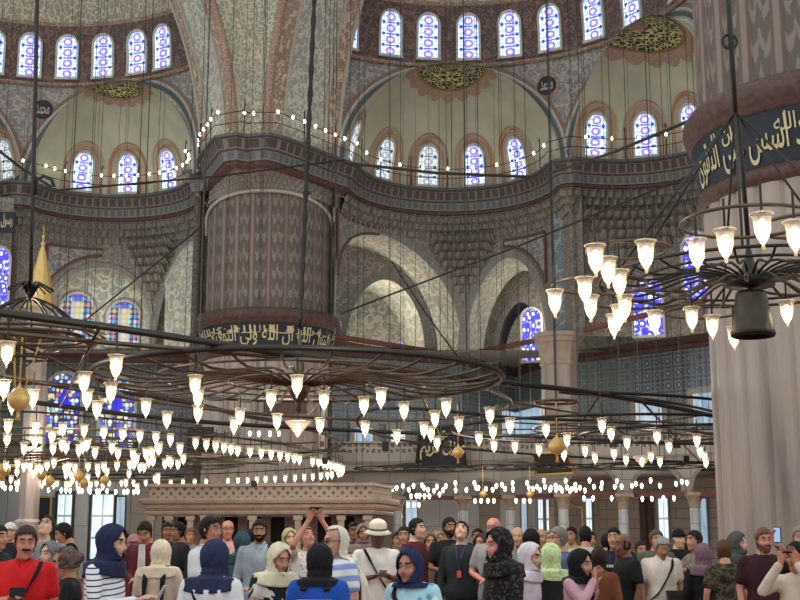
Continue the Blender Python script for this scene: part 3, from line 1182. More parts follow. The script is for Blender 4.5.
# hanging stalactite cluster between the two right arches
def cluster(path, sc, ztop, w0, rows, rh, name, step=.09):
    mb = MB()
    for r in range(rows):
        hw = w0 * (1 - r / (rows + .2))
        zt = ztop - r * rh
        n = max(1, int(2 * hw / .34))
        for i in range(n):
            s = sc - hw + 2 * hw * (i + .5) / n
            o_ = .52 - step * r
            cw = hw / n
            def fn(u, v):
                a = pi * u
                x = s + cw * cos(a) * (1 - .1 * v)
                oo = o_ * (v ** .7) + .12 * sin(a) * v
                return path.P(x, zt - rh + rh * v, oo)
            mb.quadgrid(fn, 6, 4, lambda u, v: (u * .42, v * .5))
            mb.quadgrid(lambda u, v: path.P(s + cw * cos(pi * u) * v * .9, zt, (o_ + .12 * sin(pi * u)) * v), 6, 1, lambda u, v: (u * .4, v * .4))
    o = mb.build(name, M['muq'], None, False); o['kind'] = 'structure'


cluster(UR, UR.s_px(463, 13), 14.15, 1.45, 8, .34, sname('trim_x').replace('x_', ''), .07)
cluster(UL, UL.s_px(152, 13), 14.15, 1.3, 7, .36, sname('trim_x').replace('x_', ''), .07)
cluster(UR, UR.s_px(640, 13), 14.15, 2.4, 6, .36, sname('trim_x').replace('x_', ''), .07)

# triangular framed spandrel panels beside the big arches
def spand(path, x0, x1, zl, zt, name, mat='spandrel', left=True):
    s0, s1 = path.s_px(x0, 13), path.s_px(x1, 13)
    mb = MB()
    P = lambda s, z: path.P(s, z, .07)
    n = 12
    for i in range(n):
        ta, tb = i / n, (i + 1) / n
        if not left: ta, tb = 1 - ta, 1 - tb
        def lo(t):
            tt = t if left else 1 - t
            return zl + (zt - .25 - zl) * (1 - (1 - tt) ** 2) ** .8
        a, b = s0 + (s1 - s0) * min(ta, tb), s0 + (s1 - s0) * max(ta, tb)
        qa, qb = min(ta, tb), max(ta, tb)
        pts = [(a, lo(qa)), (b, lo(qb)), (b, zt), (a, zt)]
        mb.poly([P(*q) for q in pts], 0, pts)
    e0, e1 = (s0, s1)
    es = e0 if left else e1
    mb.tube([P(es, zl), P(es, zt)], .06, 6, mi=1)
    mb.tube([P(e0 + (e1 - e0) * i / 8, zt) for i in range(9)], .06, 6, mi=1)
    mb.tube([P(e0 + (e1 - e0) * i / 10, (zl + (zt - .25 - zl) * (1 - (1 - (i / 10 if left else 1 - i / 10)) ** 2) ** .8)) for i in range(11)], .06, 6, mi=1)
    o = mb.build(name, [M[mat], M['red_line']]); o['kind'] = 'structure'


spand(UR, 336, 378, 11.7, 14.3, sname('trim_x').replace('x_', ''))
spand(UR, 505, 546, 11.8, 13.9, sname('trim_x').replace('x_', ''), left=False)
spand(UL, 46, 102, 12.0, 13.9, sname('trim_x').replace('x_', ''))
# flat painted pilaster between the two right exedrae
s0, s1 = UR.s_px(548, 12), UR.s_px(583, 12)
mb = MB()
for k, (w0, w1, mat_) in enumerate(((0, .12, 1), (.12, .44, 0), (.44, .56, 1), (.56, .88, 0), (.88, 1, 1))):
    p0 = UR.P(s0, 0, 0) + Vector((0, -.35, 0)); p1 = UR.P(s1, 0, 0) + Vector((0, -.35, 0))
    a, b = p0.lerp(p1, w0), p0.lerp(p1, w1)
    lift = -.06 if mat_ else 0
    mb.quadgrid(lambda u, v: a.lerp(b, u) + Vector((0, lift, 9.5 + 5.55 * v)), 1, 1, lambda u, v: (u * .5 + k, v * 5.5), mat_)
mb.poly([UR.P(s0, 9.5), p0 + Vector((0, 0, 9.5)), p0 + Vector((0, 0, 15.05)), UR.P(s0, 15.05)], 1)
mb.poly([UR.P(s1, 9.5), p1 + Vector((0, 0, 9.5)), p1 + Vector((0, 0, 15.05)), UR.P(s1, 15.05)], 1)
M['teal_strip'] = ornament('teal_pilaster_paint', '#6f7f88', '#9aa4a2', '#45606e', 2.2, 6, '#5f6e78', acc2='#7f5a50')
o = mb.build('wall_pilaster', [M['teal_strip'], M['wall']]); o['kind'] = 'structure'

# windows in the right exedra wall
SU = S_path(UR, .06)
def win_px(S, path, x0, x1, y0, y1, kind, zref, base=0, **kw):
    s0 = path.s_px(x0, zref); s1 = path.s_px(x1, zref)
    sm = (s0 + s1) / 2
    def zat(py):
        lo, hi = 0.0, 25.0
        for _ in range(40):
            m = (lo + hi) / 2
            if pxof(S(sm, m, 0))[1] > py: lo = m
            else: hi = m
        return lo
    return arch_window(S, s0, s1, zat(y1), zat(y0), kind, **kw)


win_px(SU, UR, 633, 662, 279, 337, 'gallery', 11)
win_px(SU, UR, 684, 712, 233, 308, 'gallery', 12)

# ---------------------------------------------------------------- deep gallery behind the arches
gb = Path([(-6.5, 56.5), (-2.0, 59.0), (3.2, 60.5), (8.5, 57.5), (14, 52)])
archwall(gb, 0, gb.L, 9.0, 16.5, [], 'wall_gallery_back', M['wall_light'])
gl = Path([(-24, 53.5), (-16.5, 55.0), (-12, 55.2), (-7.0, 56.5)])
mb = MB()
mb.quadgrid(lambda u, v: Vector((-24 + 42 * u, 53.2 + 8 * v, 15.2)), 10, 4, lambda u, v: (u * 40, v * 14))
o = mb.build('ceiling', M['wall'], None); o['kind'] = 'structure'
# second, inner arch seen through the big one
ia = Path([(-3.5, 52.6), (3.4, 54.6)])
i0, i1 = span(ia, 346, 424, 11)
archwall(ia, 0, ia.L, 9.2, 15.2, [(i0, i1, 9.8, 12.75, 1.9, (-.9, 2.4))], 'wall_inner_arch', M['spandrel'], edgew=.35)
ib = Path([(3.6, 54.8), (8.0, 53.2)])
archwall(ib, 0, ib.L, 9.2, 15.2, [(ib.s_px(497, 11), ib.s_px(545, 11), 9.6, 11.9, 1.8, (.5, 2.0))], 'wall_inner_arch', M['wall'], edgew=.25, soffmat=M['wall'])
SG = S_path(gb, .05)
win_px(SG, gb, 358, 380, 345, 395, 'gallery', 10)
win_px(SG, gb, 395, 408, 342, 395, 'gallery', 10)
ibw = Path([(4.0, 54.6), (8.0, 53.1)])
win_px(S_path(ibw, .12), ibw, 523, 542, 309, 362, 'gallery', 11)

# left exedra: rear wall with two round-headed windows, light vault to the right
lb = Path([(-17.6, 52.6), (-9.2, 53.4), (-6.6, 55.8)])
archwall(lb, 0, lb.L, 9.0, 15.2, [], 'wall_gallery_back', M['wall_light'])
SLb = S_path(lb, .05)
win_px(SLb, lb, 61, 93, 294, 345, 'round', 11, ring=('spandrel', .12))
win_px(SLb, lb, 108.5, 140, 302, 347, 'round', 11, ring=('spandrel', .12))
# far left: red-brown wall with plaque and window
mb = MB()
fl_ = Path([(-24, 46.5), (-15.2, 48.6)])
archwall(fl_, 0, fl_.L, 0, 15.1, [], 'wall_far_left', M['wall'])
win_px(S_path(fl_, .05), fl_, -12, 9, 248, 306, 'gallery', 12)
mb = MB()
pl0 = at(-14, 226, 48.2); pl1 = at(20, 226, 48.2)
z0_, z1_ = at(5, 236, 48.2).z, at(5, 216, 48.2).z
d_ = Vector((0.3, 1.2, 0)) * 0
mb.box(((pl0.x + pl1.x) / 2, 47.6, (z0_ + z1_) / 2), (pl1.x - pl0.x, .1, z1_ - z0_))
pq = mb.build('wall_plaque', M['navy'])
tag(pq, 'dark panel with pale Arabic script high on the far left wall', 'plaque')
fa, fb_ = Vector((pl0.x + .1, 47.53, z0_ + .08)), pl1.x - pl0.x - .2
lettering('رسول الله كريم', lambda x, y: fa + Vector((x * fb_, 0, y * (z1_ - z0_ - .16))), M['gold_letter'], pq)

# gallery ledge at z 9.4 and the level below it
led = Path([(-24, 50.0), (-14, 52.6), (-8.2, 52.6), (-6.4, 51.2)])
lw = Path([at(332, 400, 51.0).xy, at(460, 400, 53.6).xy, at(516, 400, 57.6).xy, at(552, 400, 53.6).xy, at(600, 400, 52.2).xy, at(735, 400, 47.5).xy, (16, 45.6)])
LEDGE = [(-.2, 9.0), (.12, 9.05), (.15, 9.2), (.3, 9.26), (.42, 9.42), (.42, 9.5), (-2.2, 9.52)]
for p_, nm in ((lw, 'trim_x'), (led, 'trim_x')):
    o = loft(p_, LEDGE, sname(nm).replace('x_', ''), M['brown_mould'], seg=60); o['kind'] = 'structure'

# lower walls with tile revetment, upper storey
def panelwall(path, s0, s1, z0, z1, name, specs, seg=None):
    """specs: [(fraction0, fraction1, material)] vertical fields split by thin borders"""
    mb = MB(); mats = []
    for f0, f1, m in specs:
        if m not in mats: mats.append(m)
        a, b = s0 + (s1 - s0) * f0, s0 + (s1 - s0) * f1
        mb.quadgrid(lambda u, v: path.P(a + (b - a) * u, z0 + (z1 - z0) * v), max(2, int((b - a) / .5)), 2, lambda u, v: (a + (b - a) * u, v * (z1 - z0)), mats.index(m))
        mb.bar(path.P(b, z0, .03), path.P(b, z1, .03), .09, .06, len(specs) and 0)
    o = mb.build(name, [M[m] for m in mats]); o['kind'] = 'structure'


def S_lw(s, z, off=0): return lw.P(s, z, .04 + off)
sx = lambda px: lw.s_px(px, 8)
panelwall(lw, 0, lw.L, 6.9, 9.1, 'wall_tiled_right',
          [(0, sx(395) / lw.L, 'tile'), (sx(395) / lw.L, sx(460) / lw.L, 'tile_green'), (sx(460) / lw.L, sx(516) / lw.L, 'tile'), (sx(516) / lw.L, sx(600) / lw.L, 'tile_green'),
           (sx(600) / lw.L, sx(618) / lw.L, 'tile_green'), (sx(618) / lw.L, sx(636) / lw.L, 'tile'), (sx(636) / lw.L, sx(672) / lw.L, 'tile_white'), (sx(672) / lw.L, sx(692) / lw.L, 'tile_white'), (sx(692) / lw.L, 1, 'tile')])
panelwall(lw, 0, lw.L, 4.3, 6.95, 'wall_lower_right',
          [(0, sx(418) / lw.L, 'tile'), (sx(418) / lw.L, sx(470) / lw.L, 'tile'), (sx(470) / lw.L, 1, 'tile_green')])
for x0, x1, y0, y1, k in ((354, 371, 428, 458, 'sky'), (390, 405, 430, 452, 'day'), (500, 545, 411, 443, 'sky'), (638, 664, 401, 432, 'sky'), (695, 716, 393, 425, 'sky')):
    win_px(S_lw, lw, x0, x1, y0, y1, k, 6, flat=True, fr=.22, frame='frame_grey')
ll = Path([(-24, 51.5), (-9.0, 54.6), (-6.4, 53.5)])
panelwall(ll, 0, ll.L, 4.2, 9.1, 'wall_tiled_left', [(0, .3, 'stone_dark'), (.3, .52, 'tile_green'), (.52, .66, 'tile_green'), (.66, 1, 'tile')])
SLl = S_path(ll, .05)
win_px(SLl, ll, 45.5, 79, 374, 446, 'blue', 6, fr=.14)
win_px(SLl, ll, 99.5, 133, 379, 449, 'blue', 6, fr=.14)
panelwall(ll, 0, ll.L, 0, 4.25, 'wall_ground_left', [(0, .35, 'stone_dark'), (.35, .7, 'stone_grey'), (.7, 1, 'stone_dark')])
o = loft(ll, [(0, 4.05), (.35, 4.1), (.4, 4.3), (0, 4.32)], sname('trim_x').replace('x_', ''), M['warm_plain']); o['kind'] = 'structure'
win_px(SLl, ll, 56, 71, 494, 560, 'day', 2, flat=True, fr=.12, frame='iron')
win_px(SLl, ll, 91, 113, 494, 560, 'day', 2, flat=True, fr=.12, frame='iron')
win_px(SLl, ll, 115, 124, 497, 560, 'sky', 2, flat=True, fr=.06, frame='iron')

# gallery parapet (z 3.6-4.8) and the arcade beneath, right half
gp = Path([at(318, 470, 49.6).xy, at(420, 470, 49.6).xy, at(500, 470, 48.6).xy, at(566, 470, 46.2).xy, at(650, 470, 46.4).xy, at(745, 470, 43.5).xy, (15.5, 41.8)])
gs = lambda px: gp.s_px(px, 4)
mb = MB()
def gpl(z0, z1, o0, o1, mi):
    mb.quadgrid(lambda u, v: gp.P(gp.L * u, z0 + (z1 - z0) * v, o0 + (o1 - o0) * v), 40, 1, lambda u, v: (gp.L * u, z0 + (z1 - z0) * v), mi)
gpl(4.62, 4.98, 0, 0, 0); gpl(4.98, 5.36, 0, 0, 1); gpl(5.36, 5.42, .1, .1, 0); gpl(5.36, 5.36, 0, .1, 0); gpl(5.42, 5.42, .1, -.15, 0); gpl(5.42, 4.4, -.15, -.15, 0); gpl(4.58, 4.64, .08, .08, 0); gpl(4.64, 4.64, .08, 0, 0)
gpl(4.58, 4.58, 0, .08, 0)
M['pierced'] = None
t = NT('pierced_gallery_parapet', .6)
uv = t.coord('UV', (1.9, 1.9, 1)); vo = t.vor(uv, 2.2, 'DISTANCE_TO_EDGE', .35)
M['pierced'] = t.col(t.mix(t.math('GREATER_THAN', vo.outputs[0], .2), H('#9a8f85'), H('#5d5752')))
o = mb.build(sname('trim_x').replace('x_', ''), [M['stone'], M['pierced']]); o['kind'] = 'structure'
opx = [(402, 455), (466, 503), (508, 550), (566, 617), (631, 684), (693, 740)]
ops = [(gs(a), gs(b), 3.3, 3.3 + (.95 if a > 560 else .55), 2.0, (.05, .6)) for a, b in opx]
archwall(gp, 0, gp.L, 0.0, 4.26, [], 'x', M['stone']) if False else None
mb = MB()
# arcade: stone above the arches; columns stand in front of the gaps
archwall(gp, 0, gp.L, 3.3, 4.6, ops, 'wall_arcade', M['stone'], edgew=.12, soffmat=M['stone_dark'])
for a, b in opx:
    bm_ = MB(); bm_.bar(gp.P(gs(a) + .1, 3.22, -.25), gp.P(gs(b) - .1, 3.22, -.25), .16, .16)
    tag(bm_.build('tie_beam', M['redbeam']), 'red painted tie beam across the arcade opening %s' % {402: 'left of the blue inscription board', 466: 'between the two framed boards', 508: 'under the left edge of the brown framed board', 566: 'just left of the dark red door', 631: 'above the dark red door', 693: 'beside the right pier'}[a], 'beam', 'tie beams of the ground arcade')
def column(x, y, r, z1, cap, label, group):
    root = empty('arcade_column', (x, y, 0), 0, label, 'column', group)
    b = MB(); b.lathe([(r * 1.5, 0), (r * 1.5, .15), (r * 1.15, .3), (r, .36), (r * .94, z1 - cap)], (0, 0, 0), 20); b.build('shaft', M['stone_grey'], root, True)
    b = MB(); b.lathe([(r * .94, z1 - cap), (r * 1.1, z1 - cap + .04), (r * 1.02, z1 - cap + .09), (r * 1.2, z1 - cap * .55), (r * 1.7, z1 - .12)], (0, 0, 0), 16)
    b.box((0, 0, z1 - .06), (r * 3.6, r * 3.6, .12)); b.build('capital', M['warm_plain'], root, False)
    return root
for px, lab in ((398, 'left of the blue inscription board'), (460.5, 'under the right edge of the blue inscription board'), (505.5, 'left of the brown framed board'), (557, 'under the brown framed board'), (624, 'left of the dark red door'), (688.5, 'right of the dark red door')):
    q = gp.P(gs(px), 0, -.3)
    column(q.x, q.y, .19, 3.28, .55, 'slim grey arcade column %s' % lab, 'columns of the ground arcade')
# ground-floor back wall
bw = Path([(-1.5, 58), (8, 58), (17, 50)])
panelwall(bw, 0, bw.L, 0, 5.2, 'wall_ground_back', [(0, .1, 'stone_dark'), (.1, .24, 'stone_grey'), (.24, .28, 'stone_dark'), (.28, .4, 'stone_grey'), (.4, .5, 'stone_dark'), (.5, 1, 'stone')])
SB = S_path(bw, .05)
for x0, x1, y0, y1, k in ((406, 417, 497, 560, 'sky'), (521.5, 526, 499, 560, 'sky'), (538, 543, 499, 560, 'day'), (546, 548.5, 499, 560, 'day'), (588, 594, 498, 560, 'day'), (660, 670, 498, 560, 'day'), (697, 709, 499, 560, 'sky')):
    win_px(SB, bw, x0, x1, y0, y1, k, 2, flat=True, fr=.06, frame='frame_grey')
# dark red door
s0, s1 = bw.s_px(641, 2), bw.s_px(655, 2)
mb = MB()
mb.quadgrid(lambda u, v: bw.P(s0 + (s1 - s0) * u, 3.6 * v, .08), 1, 1, lambda u, v: (u, v * 3))
for k in range(3): mb.bar(bw.P(s0 + (s1 - s0) * .12, .3 + k * 1.1, .11), bw.P(s0 + (s1 - s0) * .88, .3 + k * 1.1, .11), .06, .06)
mb.bar(bw.P((s0 + s1) / 2, 0, .11), bw.P((s0 + s1) / 2, 3.6, .11), .06, .05)
o = mb.build(sname('door'), M['door_wood']); o['kind'] = 'structure'
# floors
mb = MB()
mb.quadgrid(lambda u, v: Vector((-30 + 60 * u, -6 + 70 * v, 0)), 4, 4, lambda u, v: (u * 60, v * 70))
o = mb.build('floor', M['carpet']); o['kind'] = 'structure'
mb = MB(); mb.quadgrid(lambda u, v: Vector((-3 + 20 * u, 49.2 + 12 * v, 4.25)), 2, 2); o = mb.build('floor', M['stone_dark']); o['kind'] = 'structure'
mb = MB(); mb.quadgrid(lambda u, v: Vector((-24 + 42 * u, 51.4 + 9 * v, 9.35)), 2, 2); o = mb.build('floor', M['stone_dark']); o['kind'] = 'structure'

# secondary pier with capital under the right pilaster
q = UR.P(UR.s_px(566, 10), 0, .35)
root = empty('gallery_pier', (q.x, q.y, 0), .12, 'pale square gallery pier with a moulded capital, left of the right blue windows', 'pillar')
b = MB()
b.lathe([(.72, 4.4), (.72, 4.8), (.69, 8.6)], (0, 0, 0), 8, a0=pi / 8, a1=2 * pi + pi / 8 - 1e-4)
b.build('shaft', M['shaft'], root)
b = MB()
b.lathe([(.70, 8.2), (.75, 8.25), (.75, 8.32), (.72, 8.36), (.78, 8.8), (.86, 9.05), (.92, 9.1), (.92, 9.25), (.98, 9.3), (.98, 9.45)], (0, 0, 0), 8, a0=pi / 8, a1=2 * pi + pi / 8 - 1e-4)
b.build('capital', M['warm_plain'], root)
# long red iron tie bars at gallery level
def tie(p, q, lab, r=.09):
    m = MB(); m.bar(p, q, r * 2, r * 2)
    tag(m.build('tie_bar', M['redbeam']), lab, 'tie bar', 'iron tie bars at gallery level')
tie(at(333, 336, 49.6), at(449, 354, 53.4), 'upper rust-red tie bar running from the middle pier under the big arch')
tie(at(333, 342, 50.2), at(432, 358, 53.4), 'lower rust-red tie bar just under the first one beside the middle pier')
tie(at(474, 353, 53.2), at(552, 337, 49.6), 'rust-red tie bar crossing under the small arch beside the gallery pier')
tie(at(584, 330, 46.6), at(712, 299, 44.5), 'long rust-red tie bar between the gallery pier and the right pier')

# railing with little lamps running on the cornice
railing = empty('cornice_railing', (cornice.P(0, 16.14).x, cornice.P(0, 16.14).y, 16.14), 0, 'thin iron railing on the high cornice carrying a string of tiny lamps', 'railing')
n = int(cornice.L / .5)
for o_, z in ((.60, 16.95), (.60, 16.55)):
    m = MB(); m.tube([cornice.P(cornice.L * i / n, z, o_) for i in range(n + 1)], .018, 5, cap=False); m.build('rail', M['iron'], railing, False, True)
k = 0
s = .3
post = None; lampm = None
while s < cornice.L:
    p = cornice.P(s, 16.1, .60)
    x = pxof(p)[0]
    if k % 3 == 0 and -20 < x < 720:
        if post is None:
            m = MB(); m.tube([(0, 0, 0), (0, 0, 1.25)], .022, 5)
            m.tube([(0, 0, 1.25), (0, .08, 1.35), (0, .2, 1.36), (0, .28, 1.28)], .015, 5)
            post = m.mesh('post', M['iron'])
        o = bpy.data.objects.new('post', post); COL.objects.link(o); o.parent = railing
        o.location = p - railing.location
    if -20 < x < 720 and (k % 2 == 0 or x < 345):
        if lampm is None:
            m = MB(); m.lathe([(.0, -.09), (.045, -.05), (.055, 0), (.03, .06), (.0, .07)], (0, 0, 0), 8); lampm = m.mesh('small_bulb', M['bulb'])
        o = bpy.data.objects.new('small_bulb', lampm); COL.objects.link(o); o.parent = railing
        o.location = p + Vector((0, 0, .88)) - railing.location
    s += .62; k += 1

# ---------------------------------------------------------------- raised marble platform in front of the middle pier
pf = [at(149, 500, 42.6).xy, at(372, 500, 41.6).xy, at(392, 500, 44.4).xy]
pp = Path([(pf[0].x - .05, 44.6), pf[0], pf[1], (pf[2].x, 44.6)])
plat = empty('marble_platform', ((pf[0].x + pf[1].x) / 2, 42.5, 0), 0, 'raised pale marble platform on short columns in front of the middle pier', 'platform')
zt = 3.45
def pl(name, prof, mats, mis=None, **k):
    return loft(pp, prof, name, mats, seg=1, mis=mis, parent=plat) 
def platloft(name, prof, mats, mis=None):
    mb = MB(); cs = [pp.p[0], pp.p[1], pp.p[2], pp.p[3]]
    L = 0
    for a, b in zip(cs, cs[1:]):
        d = (b - a); ln = d.length; d.normalize(); nn = Vector((d.y, -d.x))
        for k in range(len(prof) - 1):
            (o0, z0), (o1, z1) = prof[k], prof[k + 1]
            def cor(c_, o_, w):
                # mitred offset
                e = Vector(c_)
                q = e + nn * o_
                if w == 0 and a is not cs[0]: q = q - d * o_
                if w == 1 and b is not cs[-1]: q = q + d * o_
                return q
            A, B_ = cor(a, o0, 0), cor(b, o0, 1); C, D = cor(b, o1, 1), cor(a, o1, 0)
            h = math.hypot(o1 - o0, z1 - z0)
            mb.poly([(A.x, A.y, z0), (B_.x, B_.y, z0), (C.x, C.y, z1), (D.x, D.y, z1)], mis[k] if mis else 0, [(L, 0), (L + ln, 0), (L + ln, h), (L, h)])
        L += ln
    return mb.build(name, mats, plat, False, True)
platloft('parapet', [(.0, 2.98), (.0, 3.34), (.08, 3.36), (.08, 3.46), (-.12, 3.46), (-.12, 2.98)], [M['lattice'], M['warm_plain']], [0, 1, 1, 1, 1])
platloft('cornice', [(-.1, 2.42), (.05, 2.44), (.08, 2.52), (.06, 2.56), (.14, 2.66), (.16, 2.76), (.26, 2.8), (.3, 2.9), (.3, 2.98), (-.1, 2.99)], [M['warm_plain'], M['warm']], [0, 0, 0, 1, 0, 0, 0, 0, 0])
m = MB(); m.poly([(pp.p[0].x, 44.6, 2.9), (pp.p[1].x, pp.p[1].y, 2.9), (pp.p[2].x, pp.p[2].y, 2.9), (pp.p[3].x, 44.6, 2.9)]); m.build('deck', M['warm'], plat, False, True)
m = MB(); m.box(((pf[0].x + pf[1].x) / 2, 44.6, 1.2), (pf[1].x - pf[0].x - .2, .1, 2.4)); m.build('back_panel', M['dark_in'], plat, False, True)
m = MB()
for i in range(9):
    x = pf[0].x + .5 + (pf[1].x - pf[0].x - 1.0) * i / 8
    m.box((x, 44.45, 1.2), (.34, .08, 2.4))
m.build('rear_slats', M['stone_dark'], plat, False, True)
for px in (149.5, 168, 190, 205, 253, 299, 342, 368):
    x = at(px, 520, 42.4).x
    yy = pf[0].y + (pf[1].y - pf[0].y) * (x - pf[0].x) / (pf[1].x - pf[0].x) + .12
    m = MB(); m.box((x, yy, 1.2), (.2, .2, 2.4)); m.box((x, yy, 2.32), (.3, .28, .14)); m.box((x, yy, .1), (.3, .28, .2)); m.build('column', M['warm_plain'], plat, False, True)

# ---------------------------------------------------------------- boards, plaque, screens
def board(name, pts, mat, fr, label, cat, text=None, tmat='gold_letter'):
    """pts: four corners lb, rb, rt, lt"""
    c = sum(pts, Vector()) / 4
    m = MB()
    n_ = (pts[1] - pts[0]).cross(pts[3] - pts[0]).normalized()
    if n_.y > 0: n_ = -n_
    root = empty(name, tuple(c), 0, label, cat)
    bk = [p - n_ * .06 for p in pts]
    m.poly(pts); m.poly(bk[::-1])
    for i in range(4): m.poly([pts[i], bk[i], bk[(i + 1) % 4], pts[(i + 1) % 4]])
    bd = m.build('panel', mat, root, False, True)
    m = MB()
    for i in range(4): m.bar(pts[i], pts[(i + 1) % 4], .08, .08)
    m.build('frame', fr, root, False, True)
    if text:
        e1 = pts[1] - pts[0]; e2 = pts[3] - pts[0]
        for s_, x0, y0, w, h in text:
            lettering(s_, lambda x, y: pts[0] + e1 * (x0 + w * x) + e2 * (y0 + h * y) + n_ * .03, M[tmat], bd, 'lettering', .03)
    return root
board('inscription_board', [at(416, 467.5, 48.7), at(466, 466, 48.4), at(461, 425, 48.0), at(420, 428, 48.2)], M['navy'], M['iron'],
      'large navy board with gold Arabic calligraphy hung on the gallery front', 'board',
      [('ورزق كريم', .05, .2, .9, .5), ('حق', .38, .68, .26, .24)])
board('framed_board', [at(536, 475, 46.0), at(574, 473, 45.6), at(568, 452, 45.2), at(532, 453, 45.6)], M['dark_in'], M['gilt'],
      'smaller dark brown board in a gilt frame tilted out from the gallery', 'board')
ptq = [Vector((PA.x + (x - 268) / 1250 * 45, 45.0, z)) for x, z in ((265, 0), (306, 0), (306, 0), (265, 0))]
zt_, zb_ = at(285, 398, 45.0).z, at(285, 413, 45.0).z
xa_, xb_ = at(267, 405, 45.0).x, at(306, 405, 45.0).x
board('bronze_plaque', [Vector((xa_, 45.0, zb_)), Vector((xb_, 45.0, zb_)), Vector((xb_, 45.0, zt_)), Vector((xa_, 45.0, zt_))], M['brown_mould'], M['brown_mould'],
      'small brown carved plaque on the shaft of the middle pier', 'plaque')
def screen(px0, px1, py0, py1, Y, label):
    a, b = at(px0, py1, Y), at(px1, py0, Y)
    root = empty('display_screen', ((a.x + b.x) / 2, Y, (a.z + b.z) / 2), 0, label, 'screen')
    m = MB(); m.box(((a.x + b.x) / 2, Y, (a.z + b.z) / 2), (b.x - a.x, .1, b.z - a.z)); m.build('casing', M['black'], root, False, True)
    m = MB(); m.box(((a.x + b.x) / 2, Y + .12, (a.z + b.z) / 2), (.12, .2, .5)); m.build('bracket', M['iron'], root, False, True)
screen(187, 214, 427, 453, 44.7, 'black display screen mounted on the left side of the middle pier')
# narrow column with coloured inlay to the right of the pier
m = MB(); a = at(322.5, 430, 46.0)
root = empty('inlaid_post', (a.x, 46.0, 3.4), 0, 'slim post with coloured inlaid squares standing right of the middle pier', 'post')
m.box((a.x, 46.0, 5.3), (.22, .22, 3.8)); m.build('post', M['moulding'], root, False, True)
for i in range(8):
    m = MB(); m.box((a.x, 45.87, 3.7 + i * .45), (.14, .03, .2)); m.build('inlay', M[('redbeam', 'navy', 'teal_strip')[i % 3]], root, False, True)

# gold spire of the pulpit at the far left
gx = at(40, 300, 43)
root = empty('pulpit_spire', (gx.x, 43, 0), 0, 'tall gilded cone spire of the pulpit at the far left', 'pulpit')
z_t = at(41, 229, 43).z; z_m = at(40, 298, 43).z; z_b = at(40, 345, 43).z
m = MB(); m.lathe([(.5, 0), (.5, 2.2), (.36, 2.3), (.36, z_b - .3), (.45, z_b)], (0, 0, 0), 8, a1=2 * pi - 1e-4); m.build('tower', M['shaft'], root)
m = MB(); m.lathe([(.40, z_b), (.44, z_m - .3)], (0, 0, 0), 8, a1=2 * pi - 1e-4); m.build('drum', M['moulding'], root)
m = MB(); m.lathe([(.52, z_m - .4), (.56, z_m - .3), (.1, z_t - .75), (.03, z_t - .6)], (0, 0, 0), 12, a1=2 * pi - 1e-4); m.build('cone', M['gold'], root)
m = MB(); m.lathe([(.02, z_t - .7), (.09, z_t - .55), (.02, z_t - .42), (.06, z_t - .3), (.015, z_t - .2), (.012, z_t + .1)], (0, 0, 0), 12); m.build('finial', M['gold'], root)
# black prayer-niche cabinet on the left ground floor
q0 = at(32, 500, 51.0); q1 = at(53, 500, 51.0)
root = empty('niche_cabinet', ((q0.x + q1.x) / 2, 51.0, 0), 0, 'black framed cabinet with an arched niche under the left lamps', 'cabinet')
w_ = q1.x - q0.x; zc_ = at(40, 497, 51).z
m = MB(); m.box((0, 0, zc_ / 2), (w_, .5, zc_)); m.build('body', M['black'], root)
m = MB()
for i in range(2): m.bar((-w_ / 2 + i * w_, -.27, 0), (-w_ / 2 + i * w_, -.27, zc_), .06, .06)
m.bar((-w_ / 2, -.27, zc_), (w_ / 2, -.27, zc_), .08, .08); m.build('frame', M['gilt'], root)
m = MB(); m.tube([(-w_ * .32 * cos(a), -.27, zc_ * .55 + w_ * .45 * sin(a)) for a in [pi * i / 12 for i in range(13)]], .035, 5); m.build('arch_moulding', M['stone_grey'], root)
# small awning canopy beyond the arcade
m = MB(); a = at(552, 507, 53); b = at(584, 507, 53)
for i in range(8):
    t0, t1 = i / 8, (i + 1) / 8
    f = lambda t: Vector((a.x + (b.x - a.x) * t, 53, a.z + .25 * sin(pi * t)))
    m.quadgrid(lambda u, v: f(t0 + (t1 - t0) * u) + Vector((0, v * 1.2 , 0)), 1, 1)
m.bar(Vector((a.x, 53, a.z)), Vector((b.x, 53, a.z)), .05)
for x in (a.x, b.x): m.bar(Vector((x, 53.6, 0)), Vector((x, 53.6, a.z)), .06)
tag(m.build('low_canopy', M['gilt']), 'low pale gold canopy behind the arcade under the brown framed board', 'canopy')

for nm_, p_ in (('wall_outer_left', Path([(-34, 52), (-20, 61), (-6, 63)])), ('wall_outer_right', Path([(-6, 63), (9, 64), (24, 54), (24, 30)]))):
    archwall(p_, 0, p_.L, 0, 44, [], nm_, M['wall_light'])

# wall strips closing the gaps beside the middle pier at gallery level
q = UL.at(UL.L - .02)
gap1 = Path([(q.x - .3, q.y + .3), (PA.x - 1.9, PA.y + 1.3)])
archwall(gap1, 0, gap1.L, 0, 15.3, [], 'wall_middle', M['wall'])
q = UR.at(UR.s_px(332, 12))
gap2 = Path([(PA.x + 1.6, PA.y + 1.4), (q.x + .05, q.y)])
archwall(gap2, 0, gap2.L, 4.2, 15.3, [], 'wall_middle', M['wall'])
# ---------------------------------------------------------------- chandeliers
m = MB()
